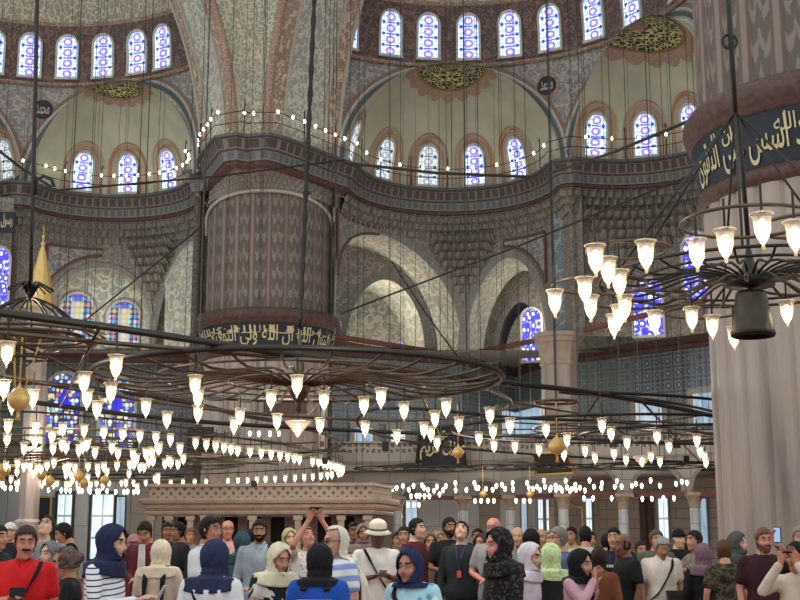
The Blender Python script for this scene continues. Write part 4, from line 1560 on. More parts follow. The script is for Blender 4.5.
# flared bell glass with rolled rim and drop knob; origin at the rim
m.lathe([(.0, -.30), (.014, -.295), (.018, -.28), (.012, -.265), (.022, -.245), (.05, -.20), (.07, -.14), (.074, -.08), (.08, -.03), (.098, .0), (.108, .008), (.104, .016), (.092, .006)], (0, 0, 0), 16)
LG = m.mesh('lamp', M['lglass'])
m = MB(); m.lathe([(0, -.25), (.018, -.24), (.038, -.195), (.052, -.14), (.048, -.085), (.024, -.045), (0, -.03)], (0, 0, 0), 12)
LB = m.mesh('bulb', M['bulb'])
m = MB(); m.lathe([(.0, -.01), (.03, 0), (.022, .03), (.012, .05), (.012, .30)], (0, 0, 0), 8)
m.tube([(-.1, 0, .0), (.1, 0, .0)], .006, 4); m.tube([(0, -.1, .0), (0, .1, .0)], .006, 4)
LS = m.mesh('lamp_hanger', M['iron'])
m = MB(); m.lathe([(0, -.22), (.025, -.205), (.058, -.12), (.06, -.07), (.03, -.01), (0, .0)], (0, 0, 0), 8)
LGs = m.mesh('lamp', M['bulb'])


def add(me, name, parent, loc, sc=1.0):
    o = bpy.data.objects.new(name, me); COL.objects.link(o)
    o.parent = parent; o.location = loc
    if sc != 1.0: o.scale = (sc,) * 3
    return o


def lamp(parent, p, sc=1.0, simple=False):
    q = Vector(p) - parent.location
    if simple:
        g = add(LGs, 'lamp', parent, q, sc)
    else:
        g = add(LG, 'lamp', parent, q, sc)
        add(LB, 'bulb', g, (0, 0, 0)); add(LS, 'hanger', g, (0, 0, 0))
    return g


def chandelier(cx, cy, cz, label):
    r = empty('ring_chandelier', (cx, cy, cz), 0, label, 'chandelier', None)
    return r


def pipe(parent, pts, r=.035, mat='bronze', closed=False, name='ring', seg=6):
    m = MB(); m.tube(pts, r, seg, closed=closed, cap=not closed)
    return m.build(name, M[mat], parent, True, True)


def circ(c, r, z, n=72, ry=None, rot=0.0):
    ry = ry or r
    return [Vector((c[0] + r * cos(a) * cos(rot) - ry * sin(a) * sin(rot), c[1] + r * cos(a) * sin(rot) + ry * sin(a) * cos(rot), z)) for a in [2 * pi * i / n for i in range(n)]]


def cables(parent, pts, z1=30.0, r=.012, mat='cable', name='suspension_cable'):
    r *= .6
    for p in pts:
        m = MB(); m.tube([p, (p[0], p[1], z1)], r, 4, cap=False)
        m.build(name, M[mat], parent, True, True)


def lamp_at(parent, px, py, z=None, cap=46.0, **k):
    """px, py = middle of the glowing glass"""
    z = z or 3.62
    q = onz(px, py, z)
    if q.y > cap or q.y < 0: q = at(px, py, cap)
    lamp(parent, (q.x, q.y, q.z + .13), **k)
    return q


def goldball(parent, p, r, zh):
    m = MB(); p = Vector(p)
    m.lathe([(0, -r * 1.9), (r * .25, -r * 1.85), (r * .12, -r * 1.4), (r * .2, -r * 1.05), (r * .7, -r * .75), (r, -r * .1), (r * .9, r * .4), (r * .5, r * .85), (r * .15, r * 1.05), (r * .1, r * 1.4)], p, 16)
    m.tube([p + Vector((0, 0, r * 1.3)), (p.x, p.y, zh)], .012, 4)
    m.build('gold_globe', M['gold'], parent, True, True)


def arms(parent, c, n, r0, r1, z0, z1, rr=.02, wav=.12, mat='bronze', name='arm', a_off=0.0):
    for i in range(n):
        a = 2 * pi * i / n + a_off
        pts = []
        for k in range(9):
            t = k / 8
            r = r0 + (r1 - r0) * t
            z = z0 + (z1 - z0) * t + wav * sin(t * 2 * pi)
            pts.append(Vector((c[0] + r * cos(a), c[1] + r * sin(a), z)))
        pipe(parent, pts, rr, mat, name=name, seg=5)


# --- A: large oval chandelier over the crowd, with the curved-arm hub in front of the pier
hub = onz(299, 386, 3.95)
CH = chandelier(hub.x, hub.y, hub.z, 'large oval chandelier of black pipes with a many-armed hub hanging before the middle pier')
hc = (hub.x, hub.y)
m = MB(); m.lathe([(0, -.42), (.05, -.38), (.03, -.28), (.1, -.2), (.16, -.1), (.2, 0), (.16, .1), (.06, .18), (.09, .3), (.03, .5), (.02, .9), (.0, .95)], hub, 20)
m.build('hub', M['bronze'], CH, True, True)
arms(CH, hc, 28, .15, 3.15, hub.z, hub.z + .12, .022, .10)
pipe(CH, circ(hc, 3.15, hub.z + .12), .045, 'iron', True)
pipe(CH, circ(hc, 2.2, hub.z + .1), .02, 'bronze', True)
pipe(CH, circ(hc, 1.1, hub.z + .05), .018, 'bronze', True)
loop = [onz(x, y, 4.15) for x, y in ((-140, 296), (-60, 304), (0, 313), (100, 326), (200, 341), (300, 356), (400, 370), (500, 382), (600, 394), (700, 413), (760, 428), (785, 436), (770, 440), (730, 443), (660, 443), (600, 440), (520, 436), (440, 434))]
loop = loop + [onz(300, 428, 4.15), onz(180, 420, 4.15), onz(60, 406, 4.15), onz(-60, 385, 4.15), onz(-150, 350, 4.15), onz(-180, 312, 4.15)]
ring_o = catmull(loop, 6, True)
pipe(CH, ring_o, .05, 'iron', True)
l2 = [onz(x, y, 4.1) for x, y in ((-90, 330), (0, 333), (110, 343), (220, 352), (330, 362), (420, 372), (480, 386), (511, 402), (490, 413), (420, 420), (320, 418), (200, 408), (80, 390), (-30, 368), (-90, 345))]
pipe(CH, catmull(l2, 6, True), .035, 'bronze', True)
l3 = [onz(x, y, 4.1) for x, y in ((400, 408), (520, 418), (640, 424), (760, 442), (835, 452), (800, 462), (700, 462), (560, 456), (440, 446), (370, 432), (360, 415))]
pipe(CH, catmull(l3, 6, True), .035, 'iron', True)
l4 = [onz(x, y, 4.2) for x, y in ((560, 392), (680, 404), (790, 432), (880, 448), (900, 438), (820, 415), (700, 398))]
pipe(CH, catmull(l4, 6, True), .03, 'iron', True)
for a, b in (((410, 371), (440, 436)), ((510, 402), (640, 424)), ((350, 362), (300, 428)), ((600, 394), (560, 456)), ((640, 400), (700, 462)), ((100, 326), (60, 406)), ((0, 333), (160, 413))):
    pipe(CH, [onz(*a, 4.12), onz(*b, 4.12)], .022, 'bronze', name='cross_bar')
tp = at(316, -40, 18.4)
chain = [Vector((hub.x, hub.y, hub.z + .9)).lerp(tp, i / 30) for i in range(31)]
m = MB(); m.tube(chain, .035, 6, rad=[.03 + .02 * (i % 2) for i in range(31)]); m.build('main_chain', M['iron'], CH, True, True)
for i in (11, ):
    m = MB(); m.lathe([(0, -.08), (.07, 0), (0, .08)], chain[i], 10); m.build('shackle', M['iron'], CH, True, True)
LA = [(116, 367), (84, 383), (87, 399), (111, 393), (97, 410), (146, 408), (167, 420), (195, 386), (198, 398), (198, 414), (158, 448), (180, 449), (297, 386), (271, 400), (324, 401), (364, 406), (381, 398), (240, 417), (234, 426), (277, 422), (320, 426), (365, 429), (397, 437), (404, 411), (446, 408), (435, 419), (424, 430), (431, 434), (437, 443), (459, 425), (490, 416), (493, 432), (510, 426), (479, 439), (494, 446), (515, 447)]
for x, y in LA: lamp_at(CH, x, y)
LA2 = [(546, 430), (567, 440), (562, 445), (585, 451), (564, 455), (602, 426), (611, 434), (657, 437), (627, 443), (669, 447), (697, 441), (730, 445), (756, 448), (775, 454), (782, 461), (787, 458), (753, 464), (718, 454), (700, 452), (704.5, 457), (706, 463), (651, 457), (660, 462), (614, 454), (626, 460), (595, 458), (539, 450)]
hub2 = onz(556, 402, 4.3)
CH2 = chandelier(hub2.x, hub2.y, hub2.z, 'wide chandelier with a small top ring and gold globe before the brown framed board')
pipe(CH2, circ((hub2.x, hub2.y), .42, hub2.z, 40), .03, 'bronze', True)
pipe(CH2, circ((hub2.x, hub2.y), .25, hub2.z, 30), .015, 'bronze', True)
c2 = onz(660, 450, 4.0); c2 = (c2.x, c2.y)
pipe(CH2, circ((hub2.x + 1.6, hub2.y + 2.5), 3.6, 3.95, 72), .03, 'iron', True)
pipe(CH2, circ((hub2.x + 3.6, hub2.y + 3.6), 2.6, 3.95, 60), .03, 'iron', True)
pipe(CH2, circ((hub2.x + 1.6, hub2.y + 2.5), 1.8, 3.98, 60), .022, 'bronze', True)
for i in range(10):
    a = 2 * pi * i / 10
    q = (hub2.x + 1.6, hub2.y + 2.5)
    pipe(CH2, [(q[0] + .2 * cos(a), q[1] + .2 * sin(a), 4.0), (q[0] + 3.6 * cos(a), q[1] + 3.6 * sin(a), 3.95)], .018, 'bronze', name='arm')
for x, y in LA2: lamp_at(CH2, x, y)
gb = onz(547, 446, 3.3); goldball(CH2, (hub2.x, hub2.y, at(547, 446, hub2.y).z), .17, hub2.z)
gb = at(458, 452.5, 26); goldball(CH2, gb, .12, gb.z + 1.0)
# bowl lamps
m = MB(); m.lathe([(0, -.26), (.03, -.24), (.06, -.17), (.16, -.06), (.24, .02), (.25, .05), (.23, .04)], (0, 0, 0), 20)
BW = m.mesh('bowl_lamp', M['lglass'])
for ch, x, y in ((CH, 298, 424), (CH2, 642, 458)):
    q = onz(x, y, 3.75)
    b = add(BW, 'bowl_lamp', ch, q - ch.location)
    add(LB, 'bulb', b, (0, 0, .05))
    pipe(ch, [q, q + Vector((0, 0, .5))], .01, 'iron', name='hanger')
cables(CH, [ring_o[i] for i in (2, 8, 16, 24, 32, 40, 50, 58, 66, 74, 84, 96, 110, 124)], r=.011)
cables(CH2, [(hub2.x + 1.6 + 3.6 * cos(a), hub2.y + 2.5 + 3.6 * sin(a), 3.95) for a in (.3, 1.1, 2.0, 2.9, 3.7, 4.4, 5.2)], r=.012)
cables(CH2, [(hub2.x, hub2.y, hub2.z)], r=.018)

# --- B: near chandelier at the upper right with the loudspeaker under its hub
kz = 4.62
kh = onz(750, 278, kz)
CK = chandelier(kh.x, kh.y, kz, 'near chandelier of large bell lamps at the upper right above a hanging loudspeaker')
m = MB(); m.lathe([(0, -.12), (.28, -.1), (.3, -.02), (.2, .05), (.1, .1), (.06, .2), (.02, .4), (.02, .6)], kh, 20); m.build('hub', M['iron'], CK, True, True)
arms(CK, (kh.x, kh.y), 26, .2, 1.75, kz, kz - .02, .016, .08, 'iron')
arms(CK, (kh.x, kh.y), 12, .2, 1.0, kz - .05, kz - .16, .018, .06, 'bronze', a_off=.2)
LK = [(595.5, 260), (646, 256), (608, 272), (619.5, 284), (585, 291), (590.7, 308), (555, 303), (625, 308), (619, 317), (614, 326), (654.7, 322.7), (692, 319), (697, 254.5), (762.5, 230), (725.5, 245), (795, 237.5), (787, 313), (712.5, 327), (734, 338), (829, 262), (836, 290), (815, 308)]
kl = []
for x, y in LK:
    kl.append(lamp_at(CK, x, y, z=4.2, sc=1.0))
ap = at(735, 112, kh.y)
sx_ = onz(638, 262, 4.35)
# scalloped pipe arcs carrying the lamps in clusters
def blob_ring(c, r, z): pipe(CK, circ((c.x, c.y), r, z, 40), .018, 'bronze', True)
for px, py, r in ((628, 250, .42), (748, 222, .62), (812, 226, .5), (600, 285, .55), (640, 300, .6), (704, 312, .5), (812, 285, .6)):
    blob_ring(onz(px, py, 4.52), r, 4.52)
pipe(CK, circ((kh.x, kh.y), 1.75, kz - .02, 72), .02, 'iron', True)
pipe(CK, circ((kh.x, kh.y), 1.3, kz - .02, 60), .018, 'iron', True)
pipe(CK, [kh + Vector((0, 0, .5)), Vector((kh.x, kh.y, 6.3)).lerp(ap, .5), ap], .03, 'iron', name='main_cable')
pipe(CK, [ap, at(725, -60, kh.y)], .035, 'iron', name='main_cable')
m = MB(); m.tube(circ((0, 0), .09, 0, 16), .02, 5, closed=True)
m.v = [(ap.x + v[0] - .02, ap.y + v[2], ap.z + .9 + v[1]) for v in m.v]; m.build('shackle', M['iron'], CK, True, True)
for a in (.4, 1.5, 2.5, 3.5, 4.4, 5.4):
    pipe(CK, [ap, (kh.x + 1.75 * cos(a), kh.y + 1.75 * sin(a), kz - .02)], .016, 'iron', name='stay_cable')
# loudspeaker hanging below the hub
sp = onz(750, 318, 4.08)
root = empty('hanging_loudspeaker', (kh.x + .02, kh.y, kz - .2), 0, 'dark olive bell-shaped loudspeaker hanging under the near right chandelier', 'speaker')
dd = kh.y
zt_, zb_ = at(750, 291, dd).z, at(750, 335, dd).z
rt_, rb_ = 15.5 / 1250 * dd, 21.5 / 1250 * dd
m = MB(); m.lathe([(0, zt_), (rt_ * .7, zt_), (rt_ * .97, zt_ - .02), (rt_, zt_ - .05), ((rt_ + rb_) / 2, (zt_ + zb_) / 2), (rb_, zb_ + .06), (rb_ * 1.02, zb_ + .03)], (kh.x, kh.y, 0), 40)
m.build('housing', M['speaker'], root, True, True)
m = MB(); m.lathe([(rb_ * 1.03, zb_ + .035), (rb_ * 1.05, zb_ + .01), (rb_, zb_ - .02), (rb_ * .9, zb_ - .02), (rb_ * .8, zb_ + .03), (0, zb_ + .02)], (kh.x, kh.y, 0), 40)
m.build('rim', M['black'], root, True, True)
m = MB(); m.tube([(kh.x, kh.y, zt_ - .02), (kh.x, kh.y, kz - .1)], .03, 6); m.build('bracket', M['iron'], root, True, True)

# --- C: near-left chandelier with stacked small rings and a gold globe
lc = onz(28, 336, 4.25)
CL_ = chandelier(lc.x, lc.y, lc.z, 'chandelier at the left edge with stacked small rings and a big gold globe')
for r, z, t in ((.42, 0, .03), (.22, 0, .02), (.72, -.02, .03), (1.0, .0, .025), (.42, -.18, .02), (.25, -.3, .02)):
    pipe(CL_, circ((lc.x, lc.y), r, lc.z + z, 44), t, 'bronze', True)
arms(CL_, (lc.x, lc.y), 14, .08, 1.0, lc.z + .5, lc.z, .014, .04, 'iron')
m = MB()
for i in range(16):
    a = 2 * pi * i / 16
    m.tube([(lc.x, lc.y, lc.z + .5), (lc.x + .12 * cos(a), lc.y + .12 * sin(a), lc.z + .72), (lc.x + .3 * cos(a), lc.y + .3 * sin(a), lc.z + .62)], .014, 4)
m.build('crown', M['iron'], CL_, True, True)
pg = at(19, 399, lc.y); goldball(CL_, pg, .15, lc.z - .02)
for d_ in (-.06, .06): pipe(CL_, [pg + Vector((d_, 0, .1)), (lc.x + d_ * 3, lc.y, lc.z)], .012, 'gold', name='hanger')
for x, y in ((7, 354), (4, 390), (33, 399), (12, 405), (-22, 380)): lamp_at(CL_, x, y, z=3.75)
pipe(CL_, [(lc.x, lc.y, lc.z + .6), at(33, 190, lc.y), at(38, -30, lc.y)], .03, 'iron', name='main_cable')
pipe(CL_, [at(36, 195, lc.y), at(37, 180, lc.y), at(44, 176, lc.y), at(52, 180, lc.y), at(54, 187, lc.y)], .025, 'iron', name='hook')
cr = onz(60, 325, 4.3)
pipe(CL_, [onz(x, y, 4.3) for x, y in ((-60, 310), (20, 312), (80, 322), (105, 336), (90, 346), (40, 347), (-40, 342))], .03, 'bronze', name='ring')

# --- D: big round chandelier in front of the pier, ring of many lamps (front and tip in view)
dc = (-10.9, 38.2); DR = 9.3; dz = 3.95
CD = chandelier(dc[0], dc[1], dz, 'very large round chandelier whose ring of many small lamps curves past the marble platform')
DRT = [(-180, 9.3), (-130, 12), (-110, 14.2), (-90, 15.6), (-74, 15.4), (-64, 13.6), (-51, 11.2), (-32, 9.8), (-17, 9.3), (20, 9.0), (40, 8.3), (80, 8.3), (110, 9.3), (180, 9.3)]
def drr(a):
    q = (math.degrees(a) + 180) % 360 - 180
    for (a0, r0), (a1, r1) in zip(DRT, DRT[1:]):
        if a0 <= q <= a1: return r0 + (r1 - r0) * (q - a0) / (a1 - a0)
    return DR
pipe(CD, [Vector((dc[0] + drr(a) * cos(a), dc[1] + drr(a) * sin(a), dz + .55)) for a in [2 * pi * i / 140 for i in range(140)]], .05, 'iron', True)
pipe(CD, [Vector((dc[0] + drr(a) * cos(a), dc[1] + drr(a) * sin(a), dz)) for a in [2 * pi * i / 140 for i in range(140)]], .02, 'iron', True)
pipe(CD, circ(dc, DR - 1.0, dz + .3, 120), .03, 'bronze', True)
pipe(CD, circ(dc, DR - 3.2, dz + .3, 90), .03, 'bronze', True)
arms(CD, dc, 16, .2, DR, dz + .5, dz + .3, .025, .05)
k = 0; a = -pi * .62; acc = 0.0
while a < pi * .95 and k < 98:
    p = Vector((dc[0] + drr(a) * cos(a), dc[1] + drr(a) * sin(a), dz - .17))
    x = pxof(p)[0]
    if x > -12 and k % 14 != 9:
        lamp(CD, p, sc=.92)
    if x > -12: k += 1
    a2 = a + .01
    p2 = Vector((dc[0] + drr(a2) * cos(a2), dc[1] + drr(a2) * sin(a2), dz - .17))
    a += .01 * .50 / max(.01, (p2 - p).length)
cables(CD, [(dc[0] + DR * cos(a), dc[1] + DR * sin(a), dz + .5) for a in [2 * pi * i / 16 + .1 for i in range(16)]], r=.018)

# --- E: the crowded far-left chandelier
LE = [(7, 440), (35, 442), (24, 449), (53, 449), (62, 445), (66, 448), (79, 451), (83, 447), (87, 445), (95, 453), (112, 448), (118, 454), (117, 466), (54, 463), (47, 466), (17.5, 464), (24, 467), (17, 472), (30, 467), (33, 474), (37, 469), (41, 469), (65, 468), (69, 467), (75, 468), (66, 475), (71, 475), (73, 479), (78, 483), (88, 467), (88, 478), (84, 480), (97.5, 468), (98, 473), (104, 467), (107, 472), (11, 479.5), (19.5, 482), (2.4, 484.4), (28.4, 484.4), (42, 484.4), (45.5, 480.7), (53.6, 485), (66.6, 485.6), (78, 487), (90.5, 485), (103, 486), (126, 483), (129, 474), (6, 466), (133, 455), (136.5, 459), (134, 464.5), (140, 467.7), (144, 467.7), (130, 465), (146, 454), (152, 453), (159, 449), (149, 462), (153, 461), (165, 464), (169, 461), (171, 463), (178, 464.5), (183.5, 459), (158, 477), (155, 479), (137, 487), (8, 427), (52, 437)]
ec = onz(85, 465, 3.95)
CE = chandelier(ec.x, ec.y, 4.0, 'crowded chandelier of glowing lamps and gold globes at the far left below the blue windows')
for r, x_, y_ in ((3.4, 0, 0), (2.2, 0, 0), (1.4, 2.4, -1.6), (1.4, -2.2, 1.5), (5.0, 0, .5)):
    pipe(CE, circ((ec.x + x_, ec.y + y_), r, 4.05, 60), .028, 'bronze', True)
arms(CE, (ec.x, ec.y), 14, .2, 5.0, 4.2, 4.05, .02, .05)
for x, y in LE: lamp_at(CE, x, y, z=3.66, cap=43)
for x, y, r in ((42, 475, .16), (50, 481, .16), (79, 476, .18), (84, 482, .14), (105, 480, .15), (4, 469, .22), (-2, 475, .2)):
    p = at(x, y, ec.y + 1); goldball(CE, p, r, p.z + .9)
cables(CE, [(ec.x + 5 * cos(a), ec.y + .5 + 5 * sin(a), 4.05) for a in [2 * pi * i / 9 for i in range(9)]], r=.015)

# --- F: low rows of far lamps on the left, below E
LF = [(5, 489), (10.6, 489), (17, 490), (27.6, 490), (33, 489), (48.7, 491), (61.4, 491.4), (66, 491.4), (70, 491.7), (79, 492), (82, 492), (88.6, 490.4), (90, 492.5), (97, 492.5), (99.4, 492.5), (107, 492), (115.7, 493), (124, 493), (127.5, 492.5), (134, 493), (138, 492.6)]
fc = at(70, 489, 47.5)
CF = chandelier(fc.x, 47.5, 4.1, 'far low chandelier at the left whose lamps form a level row above the ground windows')
pipe(CF, circ((fc.x, 47.5), 2.4, 3.95, 60, ry=1.6), .03, 'iron', True)
pipe(CF, circ((fc.x, 47.5), 4.2, 3.95, 60, ry=1.8), .03, 'iron', True)
for x, y in LF: lamp_at(CF, x, y, z=3.5, cap=47.5, sc=.9, simple=True)
cables(CF, [(fc.x + 2.4 * cos(a), 47.5 + 1.6 * sin(a), 3.95) for a in (0, 1, 2, 3.1, 4, 5)], r=.014)

# --- G: far chandelier beside the blue board;  H: far right of it;  I: right by the arcade
LG_ = [(376, 490), (387, 490), (392.5, 490), (396.6, 489), (403, 487), (409, 491), (413.5, 487), (422, 486.6), (424, 489), (428, 491), (437, 487.7), (434, 492), (443, 491.4), (446, 487), (455.4, 484.4), (455.7, 491.4), (466.4, 491), (439.5, 495.5), (411, 497.4), (416.4, 497), (419.6, 497), (424.5, 497.4), (429.4, 497.4), (408, 506), (414, 506), (419, 506)]
LH_ = [(474.4, 484.4), (476, 488.5), (478.4, 489), (486, 490), (492.6, 491), (496.3, 487), (502, 486), (505, 490), (512.6, 484.4), (513, 490.5), (527, 484), (529, 489), (533, 490), (537, 488), (540, 491), (544, 482), (545, 488), (551, 489), (555.6, 487), (556, 491), (560, 489), (562, 491.7), (565.7, 482), (567, 488.5), (570, 492), (575.4, 486), (576, 491), (580, 489), (585, 491.7), (589.6, 481.7), (594, 488), (475, 502), (481, 502), (488, 502), (494, 502), (516, 502), (524, 502), (530, 502), (550, 491), (572, 490)]
LI_ = [(602, 484.4), (601.4, 489), (617, 482.3), (614.8, 488), (621.7, 487.7), (632, 487), (636, 485), (641.7, 487), (650.7, 481.7), (660, 487), (676, 485), (682, 483), (687, 484), (584, 499.5), (593, 499.5), (611.7, 499.5), (642.5, 500), (652, 500), (663.5, 499.5), (674, 499.5)]
for L_, cx_, dep, lab, balls in ((LG_, 420, 44.0, 'far chandelier of small lamps just under the blue inscription board', ()),
                                 (LH_, 532, 43.0, 'far chandelier with two tiny gold globes under the brown framed board', ((483, 494), (530, 494))),
                                 (LI_, 645, 42.5, 'far chandelier of scattered small lamps before the red-beamed arcade at right', ())):
    cc = at(cx_, 488, dep)
    G = chandelier(cc.x, dep, 4.0, lab)
    for r, ry in ((2.3, 2.0), (1.3, 1.2), (.6, .6)): pipe(G, circ((cc.x, dep), r, 4.05, 60, ry=ry), .025, 'iron', True)
    arms(G, (cc.x, dep), 8, .1, 2.3, 4.2, 4.05, .018, .04, 'iron')
    for x, y in L_: lamp_at(G, x, y, z=3.55, cap=dep + 1.5, sc=.85, simple=True)
    for x, y in balls:
        p = at(x, y, dep - 1); goldball(G, p, .12, p.z + .9)
    cables(G, [(cc.x + 2.3 * cos(a), dep + 2.0 * sin(a), 4.05) for a in [2 * pi * i / 8 + .3 for i in range(8)]], r=.016)
    for d_ in (-1.2, .9):
        m = MB(); m.box((cc.x + d_, dep - 1, 4.75), (.22, .22, .32)); m.build('junction_box', M['black'], G, False, True)

# dark pipes seen between the chandeliers, high railings and long guy wires
def wire(a, b, r, lab, cat='cable', name='guy_wire', mat='cable', grp='long guy wires across the hall'):
    m = MB(); m.tube([a, (Vector(a) + Vector(b)) / 2 + Vector((0, 0, -.1)), b], r, 5)
    tag(m.build(name, M[mat], None, True), lab, cat, grp)
wire(at(-60, 432, 42), at(205, 224, 43.0), .03, 'long thin wire rising from the left blue windows to the middle pier')
wire(at(340, 314, 43), at(720, 163, 36), .035, 'long thin wire crossing above the big gallery arch up to the right pier')
wire(at(392, 262, 44), at(460, 360, 44), .03, 'thin wire slanting down across the big gallery arch')
wire(at(-20, 136, 30), at(60, 192, 40), .04, 'short thick wire slanting down at the upper left corner')
wire(at(60, 190, 36), at(345, 160, 42), .035, 'long level wire passing in front of the left exedra windows')
wire(at(345, 163, 36), at(530, 177, 36), .05, 'dark pipe crossing in front of the exedra windows right of the pier')
wire(at(530, 180, 33), at(725, 106, 24), .04, 'dark wire rising from the exedra windows to the right pier')
for i, x in enumerate((104, 118, 163, 236, 390, 403, 416, 440, 452, 480, 497, 516, 560, 617, 630, 642, 655, 670, 4, 90, 205, 430, 467)):
    p = at(x, 480, 40)
    wire((p.x, 40 - (i % 3), 4.6), (p.x * (1 + 0), 40 - (i % 3), 30), .009, 'thin hanging cable in front of the semi-domes', 'cable', 'hanging_cable', 'cable_pale', 'thin hanging cables before the semi-domes')
# four-lamp warm wall fitting on the pier and small black loudspeakers
root = empty('warm_lamp_cluster', tuple(at(264, 425, 43.5)), 0, 'small cluster of four warm lamps hanging before the pier above the platform', 'lamp')
for x in (250, 259, 270, 279):
    p = at(x, 431, 43.5)
    g = add(LGs, 'lamp', root, p - root.location, .9)
    pipe(root, [p, root.location + Vector((0, 0, .45))], .01, 'iron', name='hanger')
pipe(root, [root.location + Vector((0, 0, .45)), root.location + Vector((0, 0, 2.6))], .02, 'iron', name='stem')
SPK = 0
for x, y, Y, lab in ((325, 461, 29, 'tiny black hanging loudspeaker near the tip of the lamp ring'), (254, 484, 40, 'tiny black box hanging among the lamps before the platform'), (686, 459, 27, 'small black loudspeaker hanging between the lamps left of the right pier'), (136, 445, 30, 'small black hanging loudspeaker right of the blue windows')):
    p = at(x, y, Y)
    m = MB(); s_ = Y / 1250
    m.box(p, (5.5 * s_, 5.5 * s_, 6.5 * s_)); m.tube([p, (p.x, p.y, 30)], .008, 4)
    tag(m.build('small_loudspeaker', M['black']), lab, 'speaker', None)
# ---------------------------------------------------------------- people
class Sol:
    """overlapping closed solids, fused by a voxel remesh into one skin"""
    def __init__(self):
        self.v = []; self.f = []

    def rings(self, R):
        """R: list of rings of equal length"""
        b = len(self.v); n = len(R[0])
        for r in R: self.v += [tuple(p) for p in r]
        for i in range(len(R) - 1):
            for k in range(n):
                k2 = (k + 1) % n
                self.f.append((b + i * n + k, b + i * n + k2, b + (i + 1) * n + k2, b + (i + 1) * n + k))
        self.f.append(tuple(range(b, b + n))[::-1])
        e = b + (len(R) - 1) * n
        self.f.append(tuple(range(e, e + n)))

    def limb(self, P, rad, n=12, flat=1.0):
        """tapered limb through points with rounded ends"""
        P = [Vector(p) for p in P]
        pts = []; rr = []
        d0 = (P[1] - P[0]).normalized(); d1 = (P[-1] - P[-2]).normalized()
        pts += [P[0] - d0 * rad[0] * .95, P[0] - d0 * rad[0] * .6]; rr += [rad[0] * .3, rad[0] * .8]
        for i, p in enumerate(P): pts.append(p); rr.append(rad[i])
        pts += [P[-1] + d1 * rad[-1] * .6, P[-1] + d1 * rad[-1] * .95]; rr += [rad[-1] * .8, rad[-1] * .3]
        up = None; R = []
        for i, p in enumerate(pts):
            t = (pts[min(i + 1, len(pts) - 1)] - pts[max(i - 1, 0)]).normalized()
            if up is None: up = Vector((0, 1, 0)) if abs(t.y) < .8 else Vector((0, 0, 1))
            s = t.cross(up).normalized(); up = s.cross(t).normalized()
            R.append([p + s * (rr[i] * cos(a)) + up * (rr[i] * flat * sin(a)) for a in [2 * pi * k / n for k in range(n)]])
        self.rings(R)

    def fuse(self, name, mat, vox, parent, smooth=2, fac=.5, post=None):
        me = bpy.data.meshes.new(name)
        me.from_pydata(self.v, [], self.f)
        me.update()
        o = bpy.data.objects.new(name, me); COL.objects.link(o)
        r = o.modifiers.new('r', 'REMESH'); r.mode = 'VOXEL'; r.voxel_size = vox; r.adaptivity = 0
        if smooth:
            s = o.modifiers.new('s', 'SMOOTH'); s.factor = fac; s.iterations = smooth
        dg = bpy.context.evaluated_depsgraph_get()
        m2 = bpy.data.meshes.new_from_object(o.evaluated_get(dg))
        bpy.data.objects.remove(o); bpy.data.meshes.remove(me)
        m2.name = name
        m2.materials.clear()
        for m in (mat if isinstance(mat, list) else [mat]): m2.materials.append(m)
        if post: post(m2)
        m2.polygons.foreach_set('use_smooth', [True] * len(m2.polygons))
        m2.update()
        return link(name, m2, parent)


_mc = {}


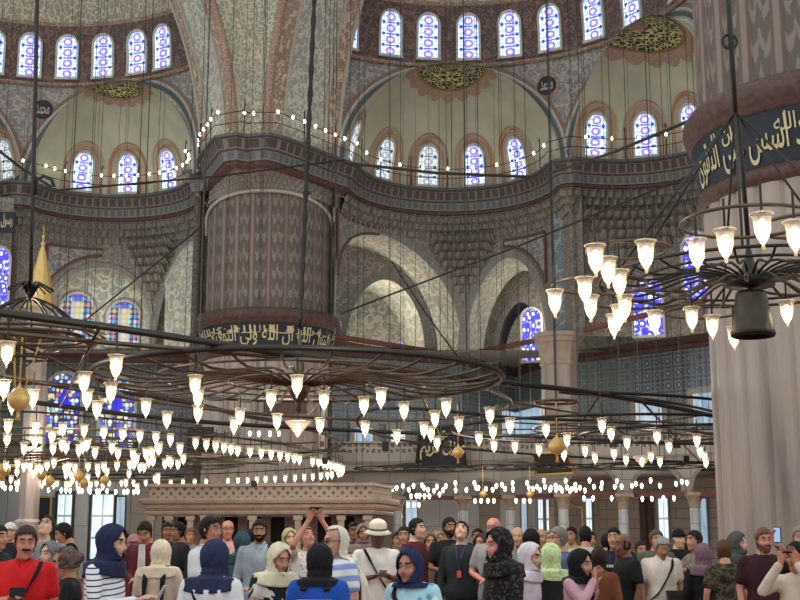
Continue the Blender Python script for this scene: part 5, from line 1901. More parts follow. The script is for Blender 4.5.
def pm(c, rough=.8):
    """cloth material by colour, or by pattern name"""
    k = (c, rough)
    if k in _mc: return _mc[k]
    if c.startswith('#'):
        t = NT('cloth_' + c[1:], rough, 0, .2)
        nz = t.noise(t.coord('Object'), 9, 4)
        b = H(c)
        _mc[k] = t.col(t.ramp(nz.outputs[0], [(.3, tuple(x * .82 for x in b[:3]) + (1,)), (.7, tuple(min(1, x * 1.12) for x in b[:3]) + (1,))]))
        nz2 = t.noise(t.coord('Object', (1, 1, .5)), 14, 3)
        t.bump(nz2.outputs[0], .5, .02)
        return _mc[k]
    t = NT('cloth_' + c, rough, 0, .2)
    if c == 'navy_stripes' or c == 'blue_stripes':
        co = t.coord('Object', rot=(0, .12, 0))
        s = t.sep(co)
        f = t.math('ABSOLUTE', t.math('SUBTRACT', t.math('FRACT', t.math('MULTIPLY', s[2], 25 if c[0] == 'n' else 10)), .5))
        m_ = t.n('MapRange', {0: f, 1: .10 if c[0] == 'n' else .2, 2: .15 if c[0] == 'n' else .28, 3: 1, 4: 0}).outputs[0]
        col = t.mix(m_, H('#d6d8dc'), H('#2c3350' if c[0] == 'n' else '#7f93c8'))
    elif c == 'camo':
        v = t.noise(t.coord('Object'), 9, 2, .5, .6)
        col = t.ramp(v.outputs[0], [(0, H('#1e1c19')), (.42, H('#3a3529')), (.5, H('#564c38')), (.58, H('#2c2a24'))], 'CONSTANT')
    elif c == 'floral_blue':
        v = t.vor(t.coord('Object'), 16, rnd=1.0); sp = t.sep(v.outputs['Color'])
        cc = t.ramp(sp[0], [(0, H('#8fc4d8')), (.4, H('#cfe6e6')), (.6, H('#5f93b4')), (.78, H('#d6b05a')), (.86, H('#b0605a'))], 'CONSTANT')
        col = t.mix(t.n('MapRange', {0: v.outputs['Distance'], 1: .3, 2: .5, 3: 0, 4: 1}).outputs[0], cc, H('#9fcbd8'))
    elif c == 'green_scarf':
        v = t.noise(t.coord('Object'), 11, 3, .6, .8)
        col = t.ramp(v.outputs[0], [(.35, H('#8fb08a')), (.45, H('#c9d49a')), (.52, H('#a8c4a8')), (.6, H('#b4b86a')), (.7, H('#7fa890'))])
    elif c == 'black_lace':
        v = t.vor(t.coord('Object'), 34, rnd=.8)
        col = t.ramp(v.outputs['Distance'], [(.2, H('#454140')), (.45, H('#1c191b')), (.7, H('#131114'))])
    elif c == 'dark_print':
        v = t.noise(t.coord('Object'), 26, 3, .6, 1.0)
        col = t.ramp(v.outputs[0], [(.4, H('#3a3030')), (.52, H('#6f5a58')), (.6, H('#453838'))])
    elif c == 'pale_print':
        v = t.noise(t.coord('Object'), 24, 3, .6, .4)
        col = t.ramp(v.outputs[0], [(.4, H('#c9c4bc')), (.56, H('#d8d4cc')), (.62, H('#8f8c90'))])
    elif c == 'black_white':
        v = t.noise(t.coord('Object'), 10, 2, .5, .4)
        col = t.ramp(v.outputs[0], [(.40, H('#1e1e20')), (.5, H('#1e1e20')), (.54, H('#c8c4bc'))])
    elif c == 'grey_print':
        v = t.noise(t.coord('Object'), 20, 3)
        col = t.ramp(v.outputs[0], [(.4, H('#5f5850')), (.6, H('#857a6e'))])
    _mc[k] = t.col(col)
    return _mc[k]


def skin_m(c):
    k = ('skin', c)
    if k in _mc: return _mc[k]
    t = NT('skin_' + c[1:], .5, 0, .35)
    nz = t.noise(t.coord('Object'), 12, 4); b = H(c)
    t.b.inputs['Subsurface Weight'].default_value = 0.0
    _mc[k] = t.col(t.ramp(nz.outputs[0], [(.3, tuple(x * .86 for x in b[:3]) + (1,)), (.7, tuple(min(1, x * 1.1) for x in b[:3]) + (1,))]))
    return _mc[k]


HEADP = [(-.125, .018, .066, .040), (-.113, .034, .082, .012), (-.092, .049, .088, -.03), (-.065, .059, .086, -.062), (-.035, .066, .085, -.080), (0, .072, .086, -.092),
         (.03, .075, .090, -.098), (.06, .075, .086, -.098), (.088, .067, .070, -.088), (.108, .050, .045, -.066), (.120, .028, .018, -.036), (.124, .008, .0, -.014)]


def head_rings(sc=1.0, off=0.0, n=20, z0=-1, z1=1):
    R = []
    for z, w, f, b in HEADP:
        if not (z0 <= z <= z1): continue
        cy = (f + b) / 2; hy = (f - b) / 2 + off; ww = w + off
        r = []
        for k in range(n):
            a = 2 * pi * k / n
            r.append(Vector((ww * cos(a) * (1 if sin(a) < 0 else (1 - .12 * sin(a) ** 2)), -(cy + hy * sin(a)), z * (1 + off * 4 if z > .05 else 1))) * sc)
        R.append(r)
    return R


ARMS = {   # elbow, wrist, hand direction (x outwards, y forwards)
    'down': ((.235, -.03, 1.15), (.245, .05, .91), (.0, .25, -1)),
    'phone': ((.245, .03, 1.16), (.075, .27, 1.20), (-.5, .8, .35)),
    'read': ((.25, .03, 1.16), (.11, .27, 1.12), (-.5, .8, .1)),
    'hold': ((.25, .02, 1.17), (.06, .25, 1.10), (-.9, .3, .0)),
    'eye': ((.27, .22, 1.32), (.08, .22, 1.58), (-.3, .0, 1)),
    'over': ((.26, .24, 1.56), (.09, .22, 1.80), (-.45, .1, 1)),
    'strap': ((.25, .02, 1.2), (.10, .17, 1.36), (-.5, .3, .8)),
    'mouth': ((.22, .16, 1.22), (.06, .22, 1.46), (-.3, .05, 1)),
    'out': ((.26, .18, 1.22), (.20, .42, 1.30), (0, 1, .1)),
    'back': ((.26, -.1, 1.17), (.12, -.2, 1.0), (-.8, -.2, -.3)),
}


def hand(S, W, d, side, k, curl=.35):
    """palm, four unequal bent fingers and a thumb on the side"""
    d = Vector(d).normalized()
    up = Vector((0, 0, 1)) if abs(d.z) < .8 else Vector((0, 1, 0))
    lat = d.cross(up).normalized()
    nrm = lat.cross(d).normalized()
    if side < 0: lat = -lat
    W = Vector(W)
    for j in range(3):
        o_ = (j - 1) * .022 * k
        S.limb([W + lat * o_ * .6, W + d * .085 * k + lat * o_], [.021 * k, .019 * k], 8, .9)
    ln = [.072, .080, .075, .058]
    for j in range(4):
        b = W + d * (.085 * k) + lat * ((j - 1.5) * .021 * k)
        L = ln[j] * k
        c1 = b + d * L * .5 - nrm * L * curl * .35
        c2 = c1 + (d * (1 - curl) - nrm * curl * 1.1).normalized() * L * .5
        S.limb([b, c1, c2], [.0105 * k, .0098 * k, .0085 * k], 7)
    t0 = W + d * .025 * k - lat * .028 * k
    t1 = t0 + (d * .7 - lat * .6).normalized() * .035 * k
    t2 = t1 + (d * .9 - lat * .1 - nrm * .4).normalized() * .032 * k
    S.limb([t0, t1, t2], [.0135 * k, .012 * k, .0095 * k], 7)
    return W + d * .1 * k


P_N = [0]
HAIRSH = {}


def person(px, ytop, d, yaw=0, pitch=0, turn=0, skin='#b98b72', hair='short', hc='#1d1714', top='#333333', legs='#2b2c33', sleeve=1, arms=('down', 'down'),
           build=1.0, label='', scarf=None, extra=(), beard=None, glasses=None, robe=False, drape=1.0, low=None, bald=False, coat=None, group=None):
    """px, ytop: top of the head in the photo; d: depth. yaw 0 faces the viewer, 90 faces right"""
    top_p = at(px, ytop, d)
    while top_p.z > 1.90 and d > 6:
        d -= .1; top_p = at(px, ytop, d)
    hair_h = {'scarf': .025, 'veil': .02, 'hat': .05, 'cap': .02, 'wrap': .03}.get(hair, .012)
    Hh = top_p.z - hair_h
    k = max(.80, min(1.12, Hh / 1.75))
    kz = Hh / 1.75 if pitch < 15 else (Hh + .0) / 1.75
    root = empty('person', (top_p.x, d, 0), radians(yaw), label, 'person', group)
    V = lambda x, y, z: Vector((x * k, -y * k, z * kz))       # y forward -> local -y
    near = d < 10.2
    vox = .0105 if near else (.0125 if d < 13 else .016)
    sk = skin_m(skin)
    S = Sol()
    b_ = build
    # torso
    TOR = [(.80, .10, .09, 0), (.88, .165, .115, 0), (.96, .170, .12, 0), (1.05, .150, .11, 0), (1.13, .145, .105, .0), (1.24, .165, .115, .005), (1.34, .178, .118, 0), (1.41, .175, .10, -.005), (1.455, .13, .08, -.01), (1.49, .07, .065, -.015)]
    def torso(S_, off=0.0, z0=0.0, z1=9, belly=0.0, flare=0.0):
        R = []
        for z, w, dp, cy in TOR:
            if z < z0 or z > z1: continue
            bl = belly * max(0, 1 - abs(z - 1.08) / .22)
            fl = flare * max(0, 1.2 - z)
            ww = (w * b_ + off + fl); dd_ = dp * (.5 + .5 * b_) + off + bl * .5 + fl
            R.append([V(ww * cos(a) * (abs(cos(a)) ** -.07 if abs(cos(a)) > .05 else 1), cy + bl * .5 + dd_ * sin(a), z) for a in [2 * pi * i / 24 for i in range(24)]])
        S_.rings(R)
    torso(S)
    HC = V(0, .035, 1.625)                                   # head centre
    nb = V(0, -.01, 1.47)
    HR = Matrix.Rotation(radians(turn), 3, 'Z') @ Matrix.Rotation(radians(-pitch), 3, 'X')
    piv = V(0, 0, 1.53)
    HX = lambda p: piv + HR @ (Vector(p) + HC - piv)
    S.limb([nb, V(0, -.005, 1.52), HX((0, .012, -.075))], [.060, .056, .054], 14)
    hs = 1.0
    rings = [[HX(p) for p in r] for r in head_rings(hs)]
    S.rings(rings)
    # nose, brow, lips, chin, ears
    S.limb([HX((0, -.082, .022)), HX((0, -.098, -.008)), HX((0, -.108, -.028))], [.008, .0105, .0145], 8)
    S.limb([HX((-.012, -.096, -.034)), HX((.012, -.096, -.034))], [.0095, .0095], 8)
    S.limb([HX((-.04, -.080, .032)), HX((0, -.090, .034)), HX((.04, -.080, .032))], [.011, .011, .011], 8)
    S.limb([HX((-.018, -.084, -.064)), HX((0, -.089, -.062)), HX((.018, -.084, -.064))], [.008, .010, .008], 8)
    S.limb([HX((0, -.078, -.102)), HX((0, -.074, -.112))], [.016, .016], 8)
    for s in (-1, 1):
        S.limb([HX((s * .045, -.066, -.028)), HX((s * .03, -.07, -.05))], [.02, .018], 8)
        if hair not in ('scarf', 'veil'):
            S.limb([HX((s * .076, .008, .018)), HX((s * .080, .012, 0)), HX((s * .075, .004, -.024))], [.014, .013, .009], 7)
    # legs and feet
    for s in (-1, 1):
        S.limb([V(s * .085, 0, .90), V(s * .095, .01, .50), V(s * .10, -.015, .30), V(s * .10, -.02, .085)], [.085 * b_, .058, .052, .036], 12)
        S.limb([V(s * .10, -.03, .045), V(s * .115, .09, .035), V(s * .12, .15, .03)], [.038, .034, .028], 8)
    # arms
    hands = []
    SP = []
    for s, nm in ((-1, arms[0]), (1, arms[1])):
        if nm is None: continue
        e, w, hd = ARMS[nm]
        sh = V(s * .175 * b_, -.01, 1.415)
        el = V(s * e[0] * (.6 + .4 * b_), e[1], e[2]); wr = V(s * w[0], w[1], w[2])
        if nm in ('eye', 'over', 'mouth'):
            # follow the head's real height
            wr.z += 0
        S.limb([sh, sh.lerp(el, .5), el, el.lerp(wr, .35), wr], [.052 * b_, .045 * b_, .037, .037, .026], 12)
        SP.append((s, sh, el, wr, nm))
        hdv = Vector((s * hd[0], -hd[1], hd[2]))
        hp = hand(S, wr + (wr - el).normalized() * .01, hdv, s, k, .55 if nm in ('phone', 'eye', 'over', 'strap', 'hold', 'mouth') else .3)
        hands.append((hp, wr, nm))
    lipm = skin_m(mixhex(skin, '#8a3f3c', .45)); browm = pm(hc if hair not in ('scarf', 'veil', 'hat', 'wrap') else '#3a2c24')
    HRi = HR.inverted()

    def paint(me):
        for p in me.polygons:
            c = HRi @ (Vector(p.center) - piv) - (HC - piv)
            if c.y < -.055:
                if abs(c.x) < .023 and -.073 < c.z < -.053: p.material_index = 1
                elif .012 < abs(c.x) < .048 and .027 < c.z < .040: p.material_index = 2
                elif beard and c.z < -.045 and not (abs(c.x) < .02 and c.z > -.075) and c.z > -.14: p.material_index = 2
                elif beard == 'stache' and abs(c.x) < .03 and -.055 < c.z < -.040: p.material_index = 2
                elif beard and beard != 'stache' and abs(c.x) < .032 and -.052 < c.z < -.040: p.material_index = 2
            elif beard and beard != 'stache' and c.z < -.03 and c.z > -.13 and c.y < .0 and abs(c.x) > .04: p.material_index = 2
    if beard == 'stache':
        def paint(me):
            for p in me.polygons:
                c = HRi @ (Vector(p.center) - piv) - (HC - piv)
                if c.y < -.055:
                    if abs(c.x) < .023 and -.073 < c.z < -.056: p.material_index = 1
                    elif abs(c.x) < .034 and -.056 < c.z < -.038: p.material_index = 2
                    elif .012 < abs(c.x) < .048 and .027 < c.z < .040: p.material_index = 2
    body = S.fuse('body', [sk, lipm, browm], vox, root, 2, .5, paint)
    # eyes
    if not glasses == 'dark':
        for s in (-1, 1):
            e = EYE_ME if True else None
            o = bpy.data.objects.new('eye', e); COL.objects.link(o); o.parent = root
            o.matrix_local = Matrix.Translation(HX((s * .031, -.0775, .012))) @ HR.to_4x4()
    # trousers or robe
    if robe:
        G = Sol()
        R = []
        for z, w, dp in ((.06, .27, .22), (.5, .23, .19), (.9, .20, .16), (1.1, .17 * b_, .14), (1.25, .185 * b_, .14)):
            R.append([V(w * cos(a) * (1 + .04 * sin(9 * a)), dp * sin(a) * (1 + .04 * sin(9 * a)), z) for a in [2 * pi * i / 36 for i in range(36)]])
        G.rings(R); G.fuse('skirt', pm(robe if isinstance(robe, str) else top), .02, root, 1)
    else:
        G = Sol()
        R = []
        for z, w, dp, cy in TOR[:5]:
            R.append([V((w * b_ + .012) * cos(a), (dp * (.5 + .5 * b_) + .012) * sin(a), z) for a in [2 * pi * i / 20 for i in range(20)]])
        G.rings(R[:4])
        for s in (-1, 1):
            G.limb([V(s * .085, 0, .90), V(s * .095, .01, .50), V(s * .10, -.015, .13)], [.10 * b_, .075, .062], 12)
        G.fuse('trousers', pm(legs), .022, root, 1)
        for s in (-1, 1):
            G = Sol(); G.limb([V(s * .10, -.035, .05), V(s * .115, .09, .042), V(s * .12, .155, .036)], [.047, .042, .035], 8)
            G.fuse('shoe', pm('#2a2624'), .02, root, 1)
    # upper garment
    G = Sol()
    R = []
    vt = .0125 if near else .017
    for z, w, dp, cy in TOR:
        if z < (.84 if not robe else 1.0): continue
        lo = z < .93
        bl = (.05 if b_ > 1.12 else .015) * max(0, 1 - abs(z - 1.06) / .25)
        ww = w * b_ + (.018 if z < 1.3 else .011); dd_ = dp * (.5 + .5 * b_) + .02 + bl
        if z > 1.48: ww = .073; dd_ = .072
        R.append([V(ww * cos(a) * (1 + (.018 * sin(7 * a + z * 9) if z < 1.25 else 0)), cy + bl * .6 + dd_ * sin(a), z) for a in [2 * pi * i / 28 for i in range(28)]])
    G.rings(R)
    G.limb([V(-.155 * b_, -.01, 1.405), V(0, -.012, 1.445), V(.155 * b_, -.01, 1.405)], [.060 * b_, .072, .060 * b_], 12)
    for s, sh, el, wr, nm in SP:
        if sleeve >= 1: G.limb([sh, sh.lerp(el, .5), el, el.lerp(wr, .4), el.lerp(wr, .93)], [.060 * b_, .056 * b_, .050, .046, .039], 12)
        elif sleeve > 0: G.limb([sh, sh.lerp(el, .45), sh.lerp(el, sleeve * 1.3 if sleeve < .7 else .9)], [.060 * b_, .060 * b_, .060 * b_], 12)
    G.fuse('top', pm(top), vt, root, 2)
    if coat:
        G = Sol(); R = []
        for z, w, dp, cy in TOR:
            if z < .84 or z > 1.46: continue
            R.append([V((w * b_ + .04) * cos(a), cy - .035 + (dp + .028) * sin(a) * (1 if sin(a) < 0 else .6), z) for a in [2 * pi * i / 24 for i in range(24)]])
        G.rings(R)
        for s, sh, el, wr, nm in SP: G.limb([sh, sh.lerp(el, .5), el, el.lerp(wr, .9)], [.078, .07, .062, .05], 12)
        G.fuse('jacket', pm(coat), .017, root, 2)
    # ---- hair and head coverings
    hm = pm(hc, .7)

    def shellgrid(fn, keep, name, mat, nu=44, nv=30, thick=.008, closeu=True, smooth=True):
        vs = []; fs = []
        for j in range(nv + 1):
            for i in range(nu): vs.append(fn(2 * pi * i / nu, j / nv))
        for j in range(nv):
            for i in range(nu):
                q = (j * nu + i, j * nu + (i + 1) % nu, (j + 1) * nu + (i + 1) % nu, (j + 1) * nu + i)
                c = sum((Vector(vs[t]) for t in q), Vector()) / 4
                if keep(2 * pi * (i + .5) / nu, (j + .5) / nv, c): fs.append(q)
        used = sorted({t for q in fs for t in q}); mp = {t: n_ for n_, t in enumerate(used)}
        me = bpy.data.meshes.new(name)
        me.from_pydata([tuple(vs[t]) for t in used], [], [tuple(mp[t] for t in q) for q in fs])
        me.materials.append(mat)
        o = link(name, me, root)
        sd = o.modifiers.new('thickness', 'SOLIDIFY'); sd.thickness = thick; sd.offset = 1
        me.polygons.foreach_set('use_smooth', [True] * len(me.polygons))
        return o

    def hp(a, v, off):
        """surface point around the head: a=-pi/2 is the face, v 0 crown .. 1 chin level"""
        if v < .38:
            ps = pi / 2 * (1 - v / .38)
            z = .03 + (.092 + off) * sin(ps); q = cos(ps)
            w = .075 * q; f = .090 * q; b = -.098 * q; off = off * q
            cy = (f + b) / 2; hy = (f - b) / 2
            return Vector(((w + off) * cos(a), -cy + (hy + off) * sin(a), z))
        z = .03 - (v - .38) / .62 * .155
        w, f, b = HEADP[0][1:]
        for (z1, w1, f1, b1), (z0, w0, f0, b0) in zip(HEADP[::-1], HEADP[::-1][1:]):
            if z0 <= z <= z1:
                t = (z - z0) / (z1 - z0); w = w0 + (w1 - w0) * t; f = f0 + (f1 - f0) * t; b = b0 + (b1 - b0) * t
                break
        if z < -.03: w = max(w, .058); b = min(b, -.062)
        cy = (f + b) / 2; hy = (f - b) / 2
        return Vector(((w + off) * cos(a), -cy + (hy + off) * sin(a), z))

    if hair in ('short', 'long', 'balding', 'bun'):
        off = .011 if hair != 'balding' else .005
        def fn(a, v):
            p = hp(a, v * (.80 if hair != 'long' else 1.0), off + .004 * noise.noise(Vector((a * 3, v * 6, px))))
            if hair == 'long' and v > .7: p.z -= (v - .7) * .35; p.x *= 1.06
            return HX(p)
        def keep(a, v, c):
            fr = -sin(a)                      # 1 at the face
            vv = v * (.80 if hair != 'long' else 1.0)
            if hair == 'balding': return fr < .25 and .34 + .05 * noise.noise(Vector((a * 4, px, 1))) - .1 * fr < vv < .66 + .04 * sin(a * 3)
            jit = .03 * noise.noise(Vector((a * 6, px, 0)))
            if fr > .55: lim = .27 + .05 * (fr < .8)
            elif fr > .1: lim = .30 + (.55 - fr) * .55
            elif fr > -.15: lim = .62 if hair != 'long' else 1.1
            else: lim = 1.1
            return vv < lim + jit
        shellgrid(fn, keep, 'hair', hm, 40, 26, .006)
    if hair == 'bun':
        b2 = Sol(); b2.limb([HX((0, .10, .03)), HX((0, .13, .05))], [.05, .045]); b2.fuse('hair_bun', hm, .012, root, 1)
    if hair in ('scarf', 'veil', 'wrap'):
        sm = pm(scarf)
        def fn(a, v):
            # v 0..0.45 the hood, then drape to the shoulders
            fr = -sin(a)
            wr_ = .0035 * sin(a * 11 + v * 25) + .0025 * sin(a * 17 - v * 31) + .004 * noise.noise(Vector((a * 2, v * 9, px * .1)))
            vh = .52
            if v < vh:
                t = v / vh
                return HX(hp(a, t * .93, .016 + .016 * t * (1 - fr * .5) + wr_))
            t = (v - vh) / (1 - vh)
            base = HX(hp(a, .93, .032 + wr_))
            KP = ((0, .112, .108, 1.50), (.25, .118, .112, 1.49), (.5, .155, .125, 1.490), (.75, .16 + (.200 * b_ - .16) * drape, .145, 1.478), (1, .165 + (.228 * b_ - .165) * drape, .150, 1.47 - (.055 + .05 * abs(sin(a))) * drape))
            for (t0, x0, y0, z0), (t1, x1, y1, z1) in zip(KP, KP[1:]):
                if t0 <= t <= t1:
                    q = (t - t0) / (t1 - t0); q2 = q
                    rx = x0 + (x1 - x0) * q; ry = y0 + (y1 - y0) * q; z_ = z0 + (z1 - z0) * q
                    break
            tgt = V(rx * cos(a) * (1 + wr_ * 5), -ry * sin(a) * (1 + wr_ * 5), z_)
            return base.lerp(tgt, min(1, t / .3))
        def keep(a, v, c):
            fr = -sin(a); xx = cos(a)
            t = v / .52
            if hair == 'veil' and glasses == 'dark':
                return not (fr > -.05 and v > .09 and abs(xx) < 1.1 and t < 1.05) and not (t > 1 and fr > .1)
            if hair == 'veil':
                return not (fr > .2 and (((t - .60) / .42) ** 2 + (xx / .88) ** 2 < 1 or (t > .6 and abs(xx) < .80 - .1 * min(1, t - .6))))
            return not (fr > .30 and ((t - .585) / .375) ** 2 + (xx / .90) ** 2 < 1)
        if hair == 'wrap':
            def fn2(a, v):
                wr_ = .005 * sin(a * 7 + v * 20)
                return HX(hp(a, v * .62, .022 + wr_ + .02 * max(0, sin(a)) * v))
            shellgrid(fn2, lambda a, v, c: not (-sin(a) > .35 and v * .62 > .2), 'head_wrap', sm, 44, 20, .008)
            b2 = Sol(); b2.limb([HX((0, .07, .03)), HX((0, .11, .045))], [.075, .055]); b2.fuse('wrap_knot', sm, .012, root, 1)
        else:
            shellgrid(fn, keep, 'headscarf' if hair == 'scarf' else 'veil', sm, 56, 44, .006)
            if hair == 'veil' or yaw in (0,):
                pass
        if hair == 'veil':
            # long side panel hanging down the back
            mb_ = MB()
            def pn(u, v):
                a = pi * (.12 + .76 * u)
                z_ = 1.52 - v * .75
                w_ = .10 + .12 * min(1, v * 3)
                return V(w_ * cos(a) * (1 + .05 * sin(u * 30)), -(w_ * .95) * sin(a) * (1 + .05 * sin(u * 30)) - .03, z_)
            mb_.quadgrid(pn, 40, 14)
            o = mb_.build('veil_panel', sm, root, True); sd = o.modifiers.new('thickness', 'SOLIDIFY'); sd.thickness = .006
    if hair == 'hat':
        m_ = MB(); m_.lathe([(.135, -.02), (.145, -.012), (.10, .015), (.094, .02), (.096, .05), (.088, .09), (.065, .115), (.03, .13), (0, .132)], (0, 0, 0), 32)
        m_.v = [tuple(HX((x, y * 1.15 + .003, z + .035))) for x, y, z in m_.v]; o = m_.build('hat', pm(scarf), root, True)
        sd = o.modifiers.new('thickness', 'SOLIDIFY'); sd.thickness = .006
        m_ = MB(); m_.lathe([(.0985, .022), (.0995, .04)], (0, 0, 0), 32); m_.v = [tuple(HX((x, y * 1.15 + .003, z + .035))) for x, y, z in m_.v]; m_.build('hat_band', pm('#5a5048'), root, True)
    if hair == 'cap':
        def fn3(a, v): return HX(hp(a, v * .40, .016))
        shellgrid(fn3, lambda a, v, c: True, 'cap', pm(scarf), 36, 14, .006)
        m_ = MB()
        m_.quadgrid(lambda u, v: HX(((u - .5) * .14 * (1 - .2 * v), -(.085 + .07 * v * sqrt(max(0, 1 - (2 * u - 1) ** 2)) + .0), .055 - .012 * v)), 10, 4)
        o = m_.build('cap_peak', pm(scarf), root, True); sd = o.modifiers.new('thickness', 'SOLIDIFY'); sd.thickness = .005
        shellgrid(lambda a, v: HX(hp(a, .3 + v * .33, .010)), lambda a, v, c: -sin(a) < .1, 'hair', hm, 30, 6, .005)
    if glasses:
        m_ = MB()
        for s in (-1, 1):
            rr = .021
            pts = [HX((s * .033 + rr * cos(a) * 1.15, -.100, .012 + rr * .85 * sin(a))) for a in [2 * pi * i / 14 for i in range(14)]]
            if glasses == 'dark': m_.poly(pts)
            else: m_.tube(pts, .0022, 5, closed=True)
            m_.tube([HX((s * .056, -.098, .016)), HX((s * .076, -.05, .016)), HX((s * .08, .0, .012))], .0025, 4)
        m_.tube([HX((-.01, -.101, .014)), HX((.01, -.101, .014))], .0025, 4)
        m_.build('glasses', M['black'], root)
    # ---- carried things that stay with the figure
    def strap(pts, w, mat, name, th=.012):
        m_ = MB(); pts_ = catmull([V(*p) for p in pts], 6)
        for a_, b2 in zip(pts_, pts_[1:]): m_.bar(a_, b2 + (b2 - a_) * .1, w, th)
        m_.build(name, mat, root)
    ch = .145 + .02 * (b_ - 1)
    for ex in extra:
        if ex == 'sling':      # cross-body strap and bag
            strap([(-.13, .02, 1.47), (-.10, ch - .01, 1.38), (-.0, ch + .012, 1.2), (.11, ch - .005, 1.04), (.19, .03, .95)], .03, pm('#161518'), 'bag_strap')
        elif ex == 'sling_r':
            strap([(.13, .02, 1.47), (.10, ch - .01, 1.38), (.0, ch + .012, 1.2), (-.11, ch - .005, 1.04), (-.19, .03, .95)], .03, pm('#161518'), 'bag_strap')
        elif ex == 'sling_back':
            strap([(.13, -.02, 1.46), (.09, -.125, 1.38), (0, -.145, 1.22), (-.12, -.13, 1.05), (-.19, -.03, .95)], .035, pm('#161518'), 'bag_strap')
        elif ex == 'bag':
            m_ = MB(); m_.box(V(.12, .20, 1.0), (.22, .07, .17)); m_.box(V(.12, .20, 1.06), (.225, .08, .06)); o = m_.build('shoulder_bag', pm('#3a3632', .5), root)
            bv = o.modifiers.new('b', 'BEVEL'); bv.width = .015; bv.segments = 3
        elif ex in ('backpack', 'backpack_pink'):
            zb_ = 1.22 if ex == 'backpack' else 1.1
            m_ = MB(); m_.box(V(0, -.22, zb_), (.25, .15, .40)); m_.box(V(0, -.31, zb_ - .1), (.2, .06, .2))
            o = m_.build('backpack', pm('#17171a' if ex == 'backpack' else '#d89aa8'), root)
            bv = o.modifiers.new('b', 'BEVEL'); bv.width = .05; bv.segments = 4
            for s in (-1, 1): strap([(s * .10, -.15, 1.40), (s * .11, -.04, 1.49), (s * .115, .08, 1.44), (s * .115, .13, 1.3), (s * .14, .10, 1.12), (s * .16, -.08, 1.06)], .04, pm('#17171a'), 'backpack_strap', .02)
        elif ex == 'back_straps':
            for s in (-1, 1): strap([(s * .05, -.15, .92), (s * .10, -.155, 1.15), (s * .10, -.14, 1.36), (s * .10, -.04, 1.49), (s * .11, .09, 1.42)], .045, pm('#17171a'), 'backpack_strap', .02)
            strap([(-.16, -.14, 1.02), (0, -.17, .98), (.16, -.14, 1.02)], .05, pm('#17171a'), 'waist_strap', .02)
        elif ex == 'shoulder_strap':
            strap([(.10, -.14, 1.3), (.115, -.05, 1.49), (.12, .09, 1.43), (.13, .14, 1.28), (.17, .08, 1.1)], .05, pm('#131315'), 'backpack_strap', .02)
        elif ex == 'lanyard':
            strap([(-.05, .06, 1.48), (-.03, ch, 1.36), (0, ch + .015, 1.2)], .012, pm('#3a3f5a'), 'lanyard', .006)
            strap([(.05, .06, 1.48), (.03, ch, 1.36), (0, ch + .015, 1.2)], .012, pm('#3a3f5a'), 'lanyard', .006)
            m_ = MB(); m_.box(V(0, ch + .02, 1.165), (.05, .01, .08)); m_.build('lanyard_badge', pm('#c8583c'), root)
        elif ex == 'sunglasses_up':
            m_ = MB()
            for s in (-1, 1): m_.tube([HX((s * .033 + .021 * cos(a) * 1.15, -.088 + .3 * .02 * sin(a), .098 + .018 * sin(a))) for a in [2 * pi * i / 12 for i in range(12)]], .005, 5, closed=True); m_.tube([HX((s * .055, -.085, .098)), HX((s * .09, 0, .07))], .004, 4)
            m_.build('sunglasses', M['black'], root)
        elif ex == 'collar':
            m_ = Sol()
            for s in (-1, 1): m_.limb([V(s * .055, -.02, 1.505), V(s * .05, .06, 1.49), V(s * .02, .10, 1.44)], [.016, .018, .014], 8, .6)
            m_.fuse('collar', pm(top), .01, root, 1)
        elif ex == 'open_shirt':
            m_ = MB(); m_.quadgrid(lambda u, v: V((u - .5) * .09 * (1.2 - .4 * v), ch + .012 + .004 * sin(u * 9), .95 + .52 * v), 6, 8); m_.build('undershirt', pm('#c9c2ba'), root)
        elif ex == 'shirt_words':
            m_ = MB(); 
            for i in range(5): m_.box(V(-.07 + .035 * i, ch + .012, 1.31), (.026, .006, .03))
            m_.build('shirt_print', pm('#d8d4d0'), root)
        elif ex == 'hood':
            m_ = Sol(); m_.limb([V(-.09, -.06, 1.47), V(0, -.12, 1.43), V(.09, -.06, 1.47)], [.045, .06, .045], 10); m_.fuse('hood', pm(top), .014, root, 1)
        elif ex == 'bare_shoulders':
            m_ = MB()
            m_.quadgrid(lambda u, v: V((.20 * b_ + .01 * sin(u * 80)) * cos(2 * pi * u), (.145 + .01 * sin(u * 80)) * sin(2 * pi * u), 1.395 - .08 * v), 80, 3); m_.build('ruffle', pm('#cfd2d6'), root, True)
    # ---- things held: top-level objects of their own
    def held(name, label_, cat, size, loc, mat, rot=(0, 0, 0), face=None):
        W_ = Matrix.Translation(root.location) @ Matrix.Rotation(radians(yaw), 4, 'Z')
        e = empty(name, tuple(W_ @ loc), radians(yaw), label_, cat)
        m_ = MB(); R3 = Euler(rot).to_matrix(); m_.box((0, 0, 0), size, m=R3)
        o = m_.build('body', mat, e); bv = o.modifiers.new('b', 'BEVEL'); bv.width = min(size) * .25; bv.segments = 2
        if face:
            m_ = MB(); s2 = (size[0] * .86, .002, size[2] * .9); m_.box(R3 @ Vector((0, size[1] / 2 + .001, 0)), s2, m=R3); m_.build('screen', face, e)
        return e
    person.held = held
    person.hands = hands
    person.V = V; person.HX = HX
    return root


def mixhex(a, b, t):
    a = a.lstrip('#'); b = b.lstrip('#')
    return '#' + ''.join('%02x' % int(int(a[i:i + 2], 16) * (1 - t) + int(b[i:i + 2], 16) * t) for i in (0, 2, 4))


